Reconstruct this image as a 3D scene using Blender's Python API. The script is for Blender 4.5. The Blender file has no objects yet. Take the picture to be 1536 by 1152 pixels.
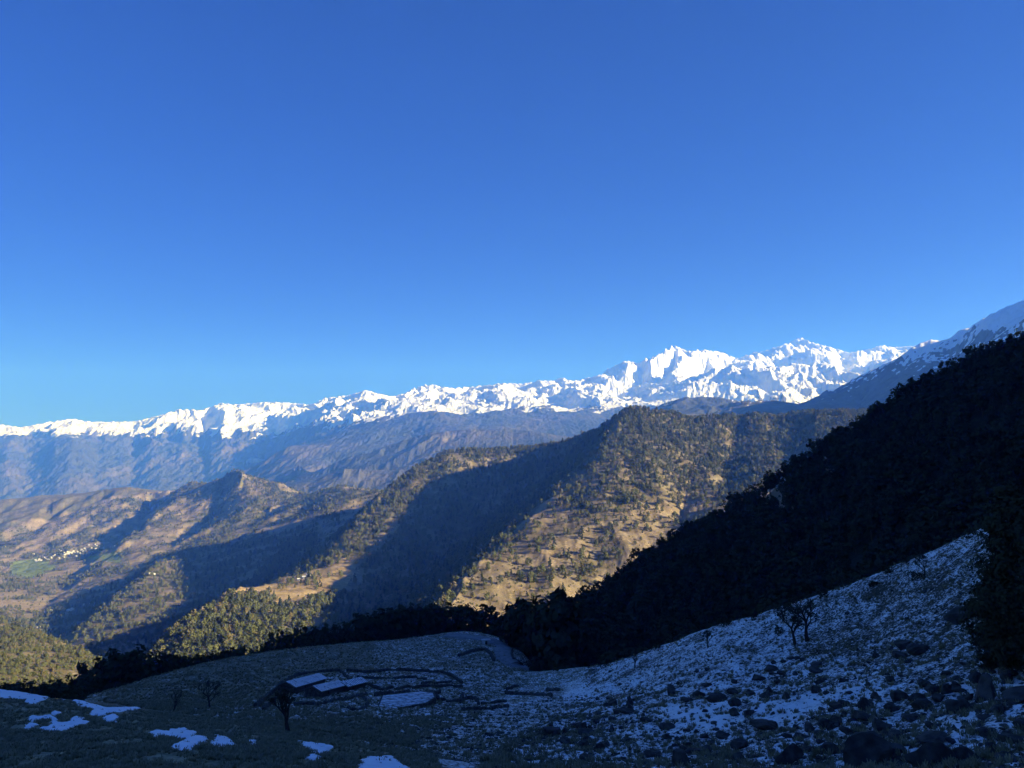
import bpy, math, random
import numpy as np
from mathutils import Vector, Matrix
R_ = math.radians
scn = bpy.context.scene
COL = scn.collection

# ------------------------------------------------------------------ camera
F_PX, CXP, CYP = 1154.0, 768.0, 576.0            # focal length in pixels of the 1536 px photograph
HORIZON = 690.0
PITCH = math.atan((HORIZON - CYP) / F_PX)
cam_d = bpy.data.cameras.new('camera'); cam = bpy.data.objects.new('camera', cam_d); COL.objects.link(cam)
cam_d.sensor_fit = 'HORIZONTAL'; cam_d.sensor_width = 36.0; cam_d.lens = 36.0 * F_PX / 1536.0
cam_d.clip_start = 0.2; cam_d.clip_end = 200000.0
cam.location = (0, 0, 0); cam.rotation_euler = (math.pi / 2 + PITCH, 0, 0)
scn.camera = cam

# ------------------------------------------------------------------ sky, sun, exposure
SUN_AZ, SUN_EL = 112.0, 18.3                     # degrees clockwise from the view direction (+Y), above the horizon
world = bpy.data.worlds.new("World"); scn.world = world; world.use_nodes = True
wn = world.node_tree; wn.nodes.clear()
w_out = wn.nodes.new('ShaderNodeOutputWorld'); w_bg = wn.nodes.new('ShaderNodeBackground')
sky = wn.nodes.new('ShaderNodeTexSky'); sky.sky_type = 'NISHITA'; sky.sun_disc = False
sky.sun_elevation = R_(SUN_EL); sky.sun_rotation = R_(SUN_AZ)
sky.altitude = 2800; sky.air_density = 1.0; sky.dust_density = 0.3; sky.ozone_density = 3.0
hsv = wn.nodes.new('ShaderNodeHueSaturation'); hsv.inputs['Saturation'].default_value = 1.2; hsv.inputs['Hue'].default_value = 0.5
wn.links.new(sky.outputs[0], hsv.inputs['Color']); tint = wn.nodes.new('ShaderNodeMix'); tint.data_type = 'RGBA'; tint.blend_type = 'MULTIPLY'; tint.inputs[0].default_value = 1.0
tint.inputs[7].default_value = (.140, .245, .61, 1)             # clear winter air: less red, more blue than the stock sky
wn.links.new(hsv.outputs[0], tint.inputs[6]); wn.links.new(tint.outputs[2], w_bg.inputs[0])
w_bg.inputs[1].default_value = 0.05
wn.links.new(w_bg.outputs[0], w_out.inputs[0])
sun_d = bpy.data.lights.new('sun', 'SUN'); sun = bpy.data.objects.new('sun', sun_d); COL.objects.link(sun)
sun_d.energy = 5.0; sun_d.angle = R_(0.5); sun_d.color = (1.0, 0.95, 0.89)
sv = Vector((math.sin(R_(SUN_AZ)) * math.cos(R_(SUN_EL)), math.cos(R_(SUN_AZ)) * math.cos(R_(SUN_EL)), math.sin(R_(SUN_EL))))
sun.rotation_euler = sv.to_track_quat('Z', 'Y').to_euler()
vs = scn.view_settings
vs.view_transform = 'Standard'; vs.look = 'None'; vs.gamma = 1.0; vs.use_curve_mapping = False; vs.exposure = 1.6
scn.render.engine = 'CYCLES'
cy = scn.cycles
cy.max_bounces = 6; cy.diffuse_bounces = 2; cy.glossy_bounces = 1; cy.transmission_bounces = 1; cy.volume_bounces = 3
cy.use_denoising = True; cy.use_adaptive_sampling = True; cy.adaptive_threshold = 0.015

# ------------------------------------------------------------------ helpers: pixels to the world, noise
def ray(px, py):
    a = (px - CXP) / F_PX; b = (CYP - py) / F_PX
    c, s = math.cos(PITCH), math.sin(PITCH)
    return np.array([a, c - b * s, s + b * c])
def P(px, py, d, dz=0.0):                         # the world point on that line of sight at forward distance d
    r = ray(px, py); p = r * (d / r[1]); p[2] += dz
    return p
def pix(x, y, z):
    c, s = math.cos(PITCH), math.sin(PITCH)
    f = y * c + z * s; u = -y * s + z * c
    f = np.where(f < 1e-3, 1e-3, f)
    return CXP + F_PX * x / f, CYP - F_PX * u / f

def _hash(ix, iy, k):
    v = np.sin(ix * 127.1 + iy * 311.7 + k * 74.7) * 43758.5453
    return v - np.floor(v)
def perlin(x, y, k=0):
    xi = np.floor(x); yi = np.floor(y); xf = x - xi; yf = y - yi
    u = xf * xf * xf * (xf * (xf * 6 - 15) + 10); v = yf * yf * yf * (yf * (yf * 6 - 15) + 10)
    def g(a, b):
        t = _hash(xi + a, yi + b, k) * (2 * math.pi)
        return np.cos(t) * (xf - a) + np.sin(t) * (yf - b)
    n0 = g(0, 0) * (1 - u) + g(1, 0) * u; n1 = g(0, 1) * (1 - u) + g(1, 1) * u
    return (n0 * (1 - v) + n1 * v) * 1.5
def fbm(x, y, octs=4, k=0, gain=.5):
    a = 1.0; s = 0; t = 0
    for i in range(octs):
        s = s + a * perlin(x, y, k + i * 13); t += a; a *= gain; x = x * 2.03 + 17.1; y = y * 2.03 - 9.7
    return s / t
def ridged(x, y, octs=4, k=0, gain=.5):
    a = 1.0; s = 0; t = 0
    for i in range(octs):
        s = s + a * (1 - 2 * np.abs(perlin(x, y, k + i * 13))); t += a; a *= gain; x = x * 2.07 + 5.1; y = y * 2.07 - 3.7
    return s / t
def sstep(a, b, x):
    t = np.clip((x - a) / (b - a), 0, 1); return t * t * (3 - 2 * t)

def gullies(X, Y, gx, gy, wl, amp, octs, k=0, gain=.5, lac=2.0, slope_ref=.35, stiff=1.0, sharp=0.):
    """erosion: branching gullies that run down the fall line; returns a height offset"""
    H = np.zeros_like(X); gx = gx.copy(); gy = gy.copy(); fade = None
    for o in range(octs):
        m = np.sqrt(gx * gx + gy * gy) + 1e-6
        sx = -gy / m; sy = gx / m
        px_, py_ = X / wl, Y / wl
        ix = np.floor(px_); iy = np.floor(py_)
        C = np.zeros_like(X); S = np.zeros_like(X); W = np.zeros_like(X)
        for a in (-1, 0, 1):
            for b in (-1, 0, 1):
                cx = ix + a; cyy = iy + b
                vx = px_ - cx - .25 - .5 * _hash(cx, cyy, k + o * 7 + 1); vy = py_ - cyy - .25 - .5 * _hash(cx, cyy, k + o * 7 + 2)
                d2 = vx * vx + vy * vy
                w = np.clip(np.exp(-2.2 * d2) - .02, 0, None)
                ph = (vx * sx + vy * sy) * 2 * math.pi * .8 + 6.28 * _hash(cx, cyy, k + o * 7 + 3) * .25
                C += w * np.cos(ph); S += w * np.sin(ph); W += w
        mag = np.sqrt(C * C + S * S) + 1e-6
        nrm = np.minimum(1, mag / (W * .5 + 1e-6)) / mag
        C = C * nrm; S = S * nrm
        k_amp = amp * np.clip(m / slope_ref, 0, 1.25)
        H += k_amp * (C * (1 - sharp) + sharp * (1.2 - 2 * np.sqrt(np.clip((1 - C) / 2, 0, 1))))
        q = stiff * 2 * math.pi * .8 / wl
        gx += -S * sx * k_amp * q; gy += -S * sy * k_amp * q
        wl /= lac; amp *= gain
    return H

# ------------------------------------------------------------------ helpers: meshes, materials, tags
def raw_mesh(name, V, Fq=None, Ft=None, smooth=False):
    me = bpy.data.meshes.new(name)
    V = np.ascontiguousarray(V, dtype=np.float32)
    parts = []
    if Fq is not None and len(Fq): parts.append((np.asarray(Fq, np.int32), 4))
    if Ft is not None and len(Ft): parts.append((np.asarray(Ft, np.int32), 3))
    me.vertices.add(len(V)); me.vertices.foreach_set('co', V.ravel())
    nl = sum(f.size for f, _ in parts); npol = sum(len(f) for f, _ in parts)
    me.loops.add(nl); me.polygons.add(npol)
    li = np.concatenate([f.ravel() for f, _ in parts]); tot = np.concatenate([np.full(len(f), n, np.int32) for f, n in parts])
    st = np.zeros(npol, np.int32); st[1:] = np.cumsum(tot)[:-1]
    me.loops.foreach_set('vertex_index', li.astype(np.int32))
    me.polygons.foreach_set('loop_start', st)
    if smooth: me.polygons.foreach_set('use_smooth', np.ones(npol, bool))
    me.update(calc_edges=True)
    return me
def link(name, me, mats, parent=None):
    o = bpy.data.objects.new(name, me); COL.objects.link(o)
    for m in (mats if isinstance(mats, (list, tuple)) else [mats]):
        if m and m.name not in [x.name for x in me.materials if x]: me.materials.append(m)
    if parent: o.parent = parent
    return o
def tag(o, label=None, cat=None, group=None, kind=None):
    if label: o['label'] = label
    if cat: o['category'] = cat
    if group: o['group'] = group
    if kind: o['kind'] = kind
    return o
def empty(name, loc=(0, 0, 0), rz=0):
    o = bpy.data.objects.new(name, None); COL.objects.link(o); o.location = loc; o.rotation_euler = (0, 0, rz); o.empty_display_size = .5
    return o
def dup(root, loc, rz=0, scale=None):
    r = root.copy(); COL.objects.link(r); r.location = loc; r.rotation_euler = (0, 0, rz)
    if scale is not None: r.scale = (scale,) * 3 if not hasattr(scale, '__len__') else scale
    for ch in list(root.children):
        c = ch.copy(); COL.objects.link(c); c.parent = r
        for g in list(ch.children):
            d = g.copy(); COL.objects.link(d); d.parent = c
    return r
def grid_faces(nr, nc):
    i = np.arange(nr * nc).reshape(nr, nc)
    return np.stack([i[:-1, :-1], i[:-1, 1:], i[1:, 1:], i[1:, :-1]], -1).reshape(-1, 4)
def set_attr(me, name, arr, typ='FLOAT'):
    a = me.attributes.new(name, typ, 'POINT')
    if typ == 'FLOAT_COLOR':
        c = np.ones((len(arr), 4), np.float32); c[:, :3] = arr; a.data.foreach_set('color', c.ravel())
    elif typ == 'FLOAT_VECTOR': a.data.foreach_set('vector', np.asarray(arr, np.float32).ravel())
    elif typ == 'INT': a.data.foreach_set('value', np.asarray(arr, np.int32))
    else: a.data.foreach_set('value', np.asarray(arr, np.float32))

class NT:
    def __init__(s, name, rough=.9, spec=.1):
        s.m = bpy.data.materials.new(name); s.m.use_nodes = True; s.n = s.m.node_tree
        s.b = s.n.nodes['Principled BSDF']; s.b.inputs['Roughness'].default_value = rough; s.b.inputs['Specular IOR Level'].default_value = spec
        s.tc = s.node('ShaderNodeTexCoord')
    def node(s, t, **kw):
        n = s.n.nodes.new(t)
        for k, v in kw.items(): setattr(n, k, v)
        return n
    def L(s, a, b): s.n.links.new(a, b)
    def noise(s, scale, detail=4, rough=.55, vec=None, dist=0):
        n = s.node('ShaderNodeTexNoise'); n.inputs['Scale'].default_value = scale; n.inputs['Detail'].default_value = detail
        n.inputs['Roughness'].default_value = rough; n.inputs['Distortion'].default_value = dist
        s.L(vec or s.tc.outputs['Object'], n.inputs['Vector']); return n.outputs[0]
    def vor(s, scale, feat='F1'):
        n = s.node('ShaderNodeTexVoronoi'); n.feature = feat; n.inputs['Scale'].default_value = scale
        s.L(s.tc.outputs['Object'], n.inputs['Vector']); return n
    def mapr(s, v, a, b, c=0., d=1.):
        n = s.node('ShaderNodeMapRange'); n.interpolation_type = 'SMOOTHSTEP'; s.L(v, n.inputs[0])
        for i, q in enumerate((a, b, c, d)): n.inputs[i + 1].default_value = q
        return n.outputs[0]
    def math(s, op, a, b=None):
        n = s.node('ShaderNodeMath', operation=op)
        for i, q in enumerate((a, b)):
            if q is None: continue
            if isinstance(q, (int, float)): n.inputs[i].default_value = q
            else: s.L(q, n.inputs[i])
        return n.outputs[0]
    def mix(s, f, a, b, typ='MIX'):
        n = s.node('ShaderNodeMix', data_type='RGBA', blend_type=typ)
        for q, sock in ((f, n.inputs[0]), (a, n.inputs[6]), (b, n.inputs[7])):
            if isinstance(q, (int, float)): sock.default_value = q
            elif isinstance(q, tuple): sock.default_value = (*q, 1)
            else: s.L(q, sock)
        return n.outputs[2]
    def attr(s, name):
        n = s.node('ShaderNodeAttribute'); n.attribute_name = name; return n
    def color(s, c):
        if isinstance(c, tuple): s.b.inputs['Base Color'].default_value = (*c, 1)
        else: s.L(c, s.b.inputs['Base Color'])
    def bump(s, h, strength, dist):
        n = s.node('ShaderNodeBump'); n.inputs['Strength'].default_value = strength; n.inputs['Distance'].default_value = dist
        s.L(h, n.inputs['Height']); s.L(n.outputs[0], s.b.inputs['Normal'])

def plain(name, c1, c2, scale=2., rough=.9, spec=.1, bump=None):
    t = NT(name, rough, spec); n = t.noise(scale, 6, .6)
    t.color(t.mix(t.mapr(n, .35, .65), c1, c2))
    if bump: t.bump(t.noise(scale * 3, 6, .65), .8, bump)
    return t.m

# ------------------------------------------------------------------ terrain: contour solve through ridge and valley lines
class Field:
    """height over (azimuth, ln distance); ridge and valley lines are pinned, the slopes between relax to them"""
    def __init__(s, th0, th1, dth, r0, r1, nr, lines, iters=(600, 300, 160, 90), soft=3):
        s.th0, s.th1, s.r0, s.r1 = th0, th1, r0, r1
        lr0, lr1 = math.log(r0), math.log(r1); s.lr0, s.lr1 = lr0, lr1
        pts = []
        for ln in lines:
            ln = np.array(ln, float)
            for a, b in zip(ln[:-1], ln[1:]):
                ta, tb = math.atan2(a[0], a[1]), math.atan2(b[0], b[1])
                ra, rb = math.hypot(a[0], a[1]), math.hypot(b[0], b[1])
                n = int(max(abs(ta - tb) / R_(dth), abs(math.log(ra / rb)) / ((lr1 - lr0) / nr)) * 2.5) + 2
                t = np.linspace(0, 1, n)[:, None]; pts.append(a + (b - a) * t)
        pts = np.concatenate(pts)
        th = np.degrees(np.arctan2(pts[:, 0], pts[:, 1])); lr = np.log(np.hypot(pts[:, 0], pts[:, 1]))
        NC = int((th1 - th0) / dth); Z = None
        for lev, it in zip((8, 4, 2, 1), iters):
            nc, nrr = NC // lev, nr // lev
            j = np.round((th - th0) / (th1 - th0) * (nc - 1)).astype(int); i = np.round((lr - lr0) / (lr1 - lr0) * (nrr - 1)).astype(int)
            ok = (j >= 0) & (j < nc) & (i >= 0) & (i < nrr)
            sm = np.zeros((nrr, nc)); ct = np.zeros((nrr, nc))
            np.add.at(sm, (i[ok], j[ok]), pts[ok, 2]); np.add.at(ct, (i[ok], j[ok]), 1)
            m = ct > 0; v = sm / np.maximum(ct, 1)
            if Z is None: Z = np.full((nrr, nc), pts[:, 2].mean())
            else:
                Z = s.resample(Z, nrr, nc)
            Z[m] = v[m]
            for _ in range(it):
                p = np.pad(Z, 1, mode='edge')
                Z = .25 * (p[:-2, 1:-1] + p[2:, 1:-1] + p[1:-1, :-2] + p[1:-1, 2:]); Z[m] = v[m]
        p = np.pad(Z, 1, mode='edge')
        for _ in range(soft):
            Z = .5 * Z + .125 * (p[:-2, 1:-1] + p[2:, 1:-1] + p[1:-1, :-2] + p[1:-1, 2:]); p = np.pad(Z, 1, mode='edge')
        s.Z = Z
        s.nr, s.nc = s.Z.shape
    @staticmethod
    def resample(Z, nr, nc):
        a = np.linspace(0, Z.shape[0] - 1, nr); b = np.linspace(0, Z.shape[1] - 1, nc)
        return Field.bil(Z, a[:, None], b[None, :])
    @staticmethod
    def bil(Z, a, b):
        a = np.clip(a, 0, Z.shape[0] - 1.001); b = np.clip(b, 0, Z.shape[1] - 1.001)
        i = np.floor(a).astype(int); j = np.floor(b).astype(int); fa = a - i; fb = b - j
        return (Z[i, j] * (1 - fa) * (1 - fb) + Z[i + 1, j] * fa * (1 - fb) + Z[i, j + 1] * (1 - fa) * fb + Z[i + 1, j + 1] * fa * fb)
    def at(s, thd, lr):
        return s.bil(s.Z, (lr - s.lr0) / (s.lr1 - s.lr0) * (s.nr - 1), (thd - s.th0) / (s.th1 - s.th0) * (s.nc - 1))

class Sheet:
    """final mesh grid over (azimuth columns, ln r rows) with sampling and line-of-sight hits"""
    def __init__(s, thc, lrr):
        s.th, s.lr = thc, lrr
        T, Lr = np.meshgrid(np.radians(thc), lrr); s.T, s.R = T, np.exp(Lr)
        s.X, s.Y = s.R * np.sin(T), s.R * np.cos(T)
    def grad(s, Z):
        zr = np.gradient(Z, axis=0) / np.gradient(s.R, axis=0); zt = np.gradient(Z, axis=1) / (np.gradient(s.T, axis=1) * s.R)
        sn, cs = np.sin(s.T), np.cos(s.T)
        return zr * sn + zt * cs, zr * cs - zt * sn
    def z(s, x, y, A=None):
        A = s.Z if A is None else A
        th = np.degrees(np.arctan2(x, y)); lr = np.log(np.hypot(x, y) + 1e-9)
        j = np.interp(th, s.th, np.arange(len(s.th))); i = np.interp(lr, s.lr, np.arange(len(s.lr)))
        return Field.bil(A, i, j)
    def hit(s, px, py, r0=None, r1=None):
        r = ray(px, py); h = math.hypot(r[0], r[1])
        d = np.exp(np.linspace(math.log(r0 or math.exp(s.lr[0])), math.log(r1 or math.exp(s.lr[-1])), 3000))
        x, y, z = r[0] / h * d, r[1] / h * d, r[2] / h * d
        g = s.z(x, y); w = np.nonzero(g > z)[0]
        if not len(w): return None
        i = w[0]; return np.array([x[i], y[i], g[i]])
    def mesh(s, name):
        V = np.stack([s.X, s.Y, s.Z], -1).reshape(-1, 3)
        return raw_mesh(name, V, grid_faces(*s.X.shape), smooth=True)

def cols(fine0, fine1, step, lo, hi, coarse=1.0):
    a = np.arange(lo, fine0, coarse); b = np.arange(fine0, fine1, step); c = np.arange(fine1, hi + .01, coarse)
    return np.concatenate([a, b, c])

def poly_mask(px, py, poly, soft=0):
    poly = np.array(poly, float); ins = np.zeros(px.shape, bool)
    x0, y0 = poly[-1]
    for x1, y1 in poly:
        c = ((y1 > py) != (y0 > py)) & (px < (x0 - x1) * (py - y1) / (y0 - y1 + 1e-9) + x1)
        ins ^= c; x0, y0 = x1, y1
    return ins
# ------------------------------------------------------------------ the middle hills (200 m to 9.5 km)
def L(*pts, dz=0): return [P(*p, dz=dz) if len(p) == 3 else P(*p) for p in pts]
T10 = -9
mid_lines = [
    # dark forested spur: crest, its run up to the hill outside the frame on the right, and its foot
    L((1536, 508, 400, T10), (1450, 532, 415, T10), (1380, 572, 430, T10), (1340, 598, 440, T10), (1270, 642, 452, T10), (1235, 668, 458, T10), (1180, 697, 465, T10),
      (1100, 755, 480, T10), (1000, 806, 470, T10), (930, 858, 435, T10), (870, 905, 395, T10), (800, 930, 350, T10), (760, 960, 330, T10)),
    [P(1536, 508, 400, T10), (330, 360, 92), (420, 290, 125), (520, 200, 180), (640, 60, 240), (800, -120, 330), (900, -400, 420)],
    L((1640, 800, 210), (1536, 845, 215), (1300, 915, 235), (1100, 965, 255), (900, 1012, 265), (800, 1012, 268), (700, 1040, 285)),
    [(-600, 420, -170), (-300, 330, -118), (-120, 300, -100), (0, 300, -90), (20, 268, -76)],
    [(300, 100, 30), (420, 0, 80), (560, -250, 160)],
    # valley behind that spur
    [(520, 620, -60), (330, 640, -110), (200, 700, -170), (60, 760, -215), (-60, 760, -235), (-300, 700, -240)],
    [(700, 560, -20), (900, 420, 90), (1050, 200, 220)],
    [(2200, 2100, 40), (1900, 1300, -10), (1300, 800, -60), (1000, 600, 0)], [(260, 900, -250), (600, 1050, -190), (1100, 1350, -130), (1800, 1900, 0)],
    # first ridge: skyline, the spur that parts light from shade, the foot of the sunlit face
    L((1500, 640, 2250), (1400, 630, 2350), (1300, 617, 2400), (1240, 618, 2450), (1200, 618, 2500), (1165, 627, 2600), (1130, 622, 2550), (1080, 624, 2550), (1040, 628, 2600), (1000, 619, 2550),
      (960, 612, 2520), (945, 612, 2500), (925, 622, 2550), (900, 646, 2620), (870, 654, 2750), (840, 664, 2900), (800, 670, 3000), (740, 673, 3050), (700, 673, 3000), (665, 677, 3000),
      (630, 696, 2900), (600, 718, 2800), (583, 730, 2720), (553, 760, 2550), (514, 813, 2300), (478, 850, 2120), (439, 865, 2000), (405, 877, 1850), (370, 882, 1720), (339, 886, 1600), (317, 907, 1480), (270, 935, 1330),
      (235, 985, 1180), (215, 1040, 1050)),
    L((945, 612, 2500), (920, 650, 2280), (880, 704, 2060), (830, 750, 1850), (790, 785, 1680), (760, 815, 1550), (720, 845, 1400), (695, 875, 1280), (672, 905, 1180), (650, 940, 1080), (640, 990, 950)),
    L((850, 705, 2750), (800, 728, 2700), (740, 770, 2550), (690, 825, 2350), (640, 855, 2150), (590, 885, 1950), (555, 925, 1750), (520, 980, 1500), (500, 1050, 1200)),
    L((1640, 770, 1400), (1536, 760, 1450), (1400, 755, 1500), (1240, 715, 1700), (1100, 765, 1600), (1000, 842, 1400), (930, 892, 1300), (870, 927, 1200), (770, 962, 1080), (700, 1015, 950)),
    L((1070, 626, 2540), (1050, 670, 2250), (1035, 730, 1930), (1020, 790, 1680)),
    L((1112, 640, 2540), (1100, 690, 2230), (1090, 740, 1930)), L((1200, 640, 2420), (1195, 690, 2100), (1185, 740, 1800)),
    L((405, 877, 1850), (470, 905, 1600), (520, 945, 1400), (540, 990, 1200)), L((530, 805, 2320), (560, 853, 2050), (540, 900, 1800)),
    # ravine between the first ridge and the far spur
    L((560, 765, 3600), (520, 785, 3200), (440, 850, 2750), (350, 910, 2350), (250, 960, 2060), (160, 980, 1950), (110, 975, 2080), (60, 968, 2350)),
    L((250, 1060, 1600), (180, 1040, 1550), (140, 1000, 1750), (110, 975, 2080)),
    # far spur with the pointed peak
    L((640, 745, 3500), (600, 742, 3700), (545, 733, 4000), (510, 728, 4200), (490, 733, 4350), (470, 745, 4500), (440, 740, 4700), (400, 724, 5000), (375, 710, 5150), (360, 705, 5200), (345, 710, 5300), (330, 717, 5400),
      (285, 728, 5700), (240, 740, 6000), (215, 735, 6100), (190, 729, 6200), (165, 732, 6200), (140, 741, 6200), (80, 746, 6200), (0, 751, 6300), (-120, 755, 6400), (-300, 760, 6400)),
    L((360, 705, 5200), (366, 740, 4700), (352, 775, 4300), (325, 803, 3850), (285, 832, 3400), (238, 846, 3000), (215, 865, 2820), (165, 908, 2500), (115, 952, 2230)),
    L((430, 745, 4600), (420, 782, 3800), (375, 806, 3500), (300, 856, 3050)), L((405, 768, 4250), (385, 792, 3850), (350, 826, 3500)),
    L((322, 745, 5100, 25), (302, 780, 4750, 40), (266, 816, 4280, 40), (224, 846, 3750, 35), (182, 878, 3350, 30), (128, 917, 2900, 25)), L((290, 750, 5400, 40), (255, 778, 5050, 90), (212, 812, 4600, 90), (172, 848, 4050, 70), (132, 884, 3500, 45)), L((342, 735, 5150), (322, 768, 4780), (290, 803, 4300), (247, 834, 3700), (204, 866, 3280), (156, 906, 2820), (105, 951, 2480), (60, 968, 2350), (0, 980, 2250), (-200, 990, 2200)),
    # valley side with the villages
    L((190, 729, 6200), (170, 760, 5700), (120, 800, 5250), (60, 835, 4700), (0, 862, 4300)), L((0, 751, 6300), (-20, 800, 5500), (-40, 850, 4600)),
    L((140, 845, 4150), (110, 859, 3900), (80, 902, 3250), (50, 932, 2850)), L((80, 765, 6000), (50, 800, 5400), (20, 830, 4900)), L((235, 755, 5850), (205, 800, 5200), (190, 840, 4500)),
    # sunlit wooded shoulder at the lower left
    L((-300, 915, 1600), (-100, 922, 1560), (0, 934, 1500), (50, 944, 1450), (100, 964, 1350), (130, 985, 1270), (143, 1010, 1150), (150, 1060, 900)),
    L((-300, 1020, 900), (0, 1050, 850), (110, 1062, 800)),
    # hills behind the first ridge, valley floor, snowy shoulder on the right
    L((900, 640, 6600), (940, 628, 6800), (985, 613, 7000), (1000, 606, 7000), (1030, 597, 7000), (1060, 594, 7000), (1085, 598, 6900), (1110, 603, 6700), (1150, 610, 6500)),
    L((1060, 625, 5900), (1110, 603, 6100), (1150, 600, 6000), (1180, 604, 5900), (1215, 612, 5700)),
    L((1215, 660, 3400), (1100, 665, 3700), (1000, 668, 3900), (900, 690, 4000), (780, 710, 4200), (640, 760, 4700), (520, 765, 5600), (440, 760, 6500)),
    L((1700, 395, 4300), (1600, 425, 4400), (1536, 452, 4500), (1510, 461, 4600), (1486, 467, 4700), (1460, 486, 4850), (1430, 504, 5000), (1400, 512, 5200), (1375, 520, 5350), (1350, 533, 5500), (1330, 543, 5600), (1310, 554, 5700),
      (1290, 565, 5800), (1250, 587, 6000), (1215, 605, 6200), (1180, 625, 6300), (1140, 645, 6300)),
    L((1640, 600, 2900), (1536, 600, 3000), (1400, 630, 3200), (1215, 660, 3400)),
    L((1486, 467, 4700), (1470, 520, 4200), (1440, 570, 3700)), L((1400, 512, 5200), (1370, 560, 4600), (1330, 605, 4000)), L((1440, 520, 4750), (1415, 560, 4300), (1390, 600, 3800)),
    L((1310, 554, 5700), (1300, 590, 5100), (1290, 625, 4300)),
    # far floor of the valley beyond the spur
    L((-300, 800, 9000), (0, 795, 9200), (300, 780, 9300), (440, 762, 9300), (700, 740, 9300), (1000, 650, 9300), (1300, 620, 9300)),
]
midf = Field(-50, 125, .16, 190, 9600, 400, mid_lines)
mid = Sheet(cols(-37, 37, .055, -50, 125, 1.2), np.linspace(math.log(205), math.log(7700), 640))
z0 = midf.at(np.degrees(mid.T), np.log(mid.R))
gx, gy = mid.grad(z0)
for _ in range(3):
    gx = (gx + np.roll(gx, 1, 0) + np.roll(gx, -1, 0) + np.roll(gx, 1, 1) + np.roll(gx, -1, 1)) / 5; gy = (gy + np.roll(gy, 1, 0) + np.roll(gy, -1, 0) + np.roll(gy, 1, 1) + np.roll(gy, -1, 1)) / 5
farw = sstep(2600, 5200, mid.R); nearw = 1 - sstep(500, 900, mid.R)
g1 = gullies(mid.X, mid.Y, gx, gy, 150., 4.2, 5, 3, .5, 2.0, .35, 1.0, .6)
g2 = gullies(mid.X, mid.Y, gx, gy, 430., 19., 6, 5, .5, 2.0, .35, 1.0, .7)
z1 = z0 + (1 - farw) * (1 - .75 * nearw) * g1 + farw * g2
z1 += (1 - nearw) * (1 - farw) * 5 * fbm(mid.X / 90, mid.Y / 90, 4, 9) + nearw * 2 * fbm(mid.X / 30, mid.Y / 30, 3, 4) + farw * 16 * fbm(mid.X / 330, mid.Y / 330, 4, 10)
mid.Z = z1
mpx, mpy = pix(mid.X, mid.Y, mid.Z)
mpx = mpx + 9 * fbm(mid.X / mid.R * 60, np.log(mid.R) * 60, 3, 71); mpy = mpy + 7 * fbm(mid.X / mid.R * 60, np.log(mid.R) * 60, 3, 72)
mgx, mgy = mid.grad(mid.Z); mslope = np.hypot(mgx, mgy)
inN = (mid.Y > 60)
def pm(*poly, r0=0, r1=1e9): return (poly_mask(mpx, mpy, poly) & inN & (mid.R > r0) & (mid.R < r1)).astype(float)
n_big = fbm(mid.X / 420, mid.Y / 420, 4, 31); n_mid = fbm(mid.X / 110, mid.Y / 110, 4, 33); n_sm = fbm(mid.X / 35, mid.Y / 35, 3, 35)
# where woods stand (plan map over the terrain): 0..1
wood = np.zeros_like(mid.X)
dspur = (mid.R < 620)
wood[dspur] = .95
r1m = (mid.R > 620) & (mid.R < 3300) & ((mid.X > -900) | (mid.R < 2050))
hf = sstep(-150, 60, mid.Z - 30 + 60 * n_big)                     # woods thicken towards the top of the first ridge
wood = np.where(r1m, np.clip(.30 + .75 * hf + .6 * n_mid + .3 * n_big + .35 * n_sm, .03, 1), wood)
lowl = pm((210, 1060), (225, 960), (330, 905), (345, 893), (420, 893), (480, 885), (530, 900), (620, 870), (680, 900), (640, 1060), r0=800, r1=2100)
wood = np.where(lowl > 0, np.clip(.85 + .5 * n_mid, 0, 1), wood)
bowl = pm((560, 930), (545, 850), (600, 790), (660, 735), (720, 705), (860, 660), (915, 640), (880, 700), (800, 770), (730, 830), (675, 885), (640, 940), r0=1300, r1=3300)
wood = np.where(bowl > 0, np.clip(.8 + .5 * n_mid, 0, 1), wood)
vshade = (mid.R > 1500) & (mid.R < 3600) & (mid.Z < -330) & (mid.X < -300) & (mpx > 140)
wood = np.where(vshade, np.clip(.8 + .5 * n_mid, 0, 1), wood)
tan1 = pm((333, 888), (360, 878), (440, 862), (500, 835), (535, 835), (530, 872), (500, 890), (450, 905), (400, 912), (420, 893), (350, 892), r0=1200, r1=2600)
wood = np.where(tan1 > 0, np.clip(.02 + .35 * (n_mid > .15), 0, 1), wood)
crest2 = pm((440, 862), (500, 805), (560, 752), (620, 700), (690, 668), (700, 690), (640, 745), (560, 810), (535, 840), r0=1500, r1=3300)
wood = np.where(crest2 > 0, np.clip(.8 + .6 * n_mid, 0, 1), wood)
m5 = (mid.R > 800) & (mid.R < 1750) & (np.degrees(mid.T) < -27.5)
wood = np.where(m5, np.clip(.8 + .5 * n_mid, 0, 1), wood)
m3 = (mid.R > 2150) & (mid.R < 3500) & (np.degrees(mid.T) < -14) & (mid.X < -500)
wood = np.where(m3, np.clip(.72 + .9 * n_mid, 0, 1), wood)
m34 = (mid.R > 2900) & (mid.R < 6600) & (np.degrees(mid.T) < -8) & ~m3
wood = np.where(m34, np.clip(.34 + .9 * n_big + 1.1 * n_mid, 0, 1), wood)
green3 = pm((250, 838), (300, 795), (345, 770), (360, 790), (330, 815), (300, 838), r0=2800, r1=5600) + pm((360, 705), (440, 735), (480, 735), (540, 730), (500, 775), (455, 785), (400, 745), r0=3500, r1=5600)
wood = np.where(green3 > 0, np.clip(.75 + .6 * n_mid, 0, 1), wood)
wood = np.where((mid.R > 6700) | ((mid.R > 3300) & (np.degrees(mid.T) > 5)), .9, wood)
rshould = (mid.R > 3000) & (np.degrees(mid.T) > 16)
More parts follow.
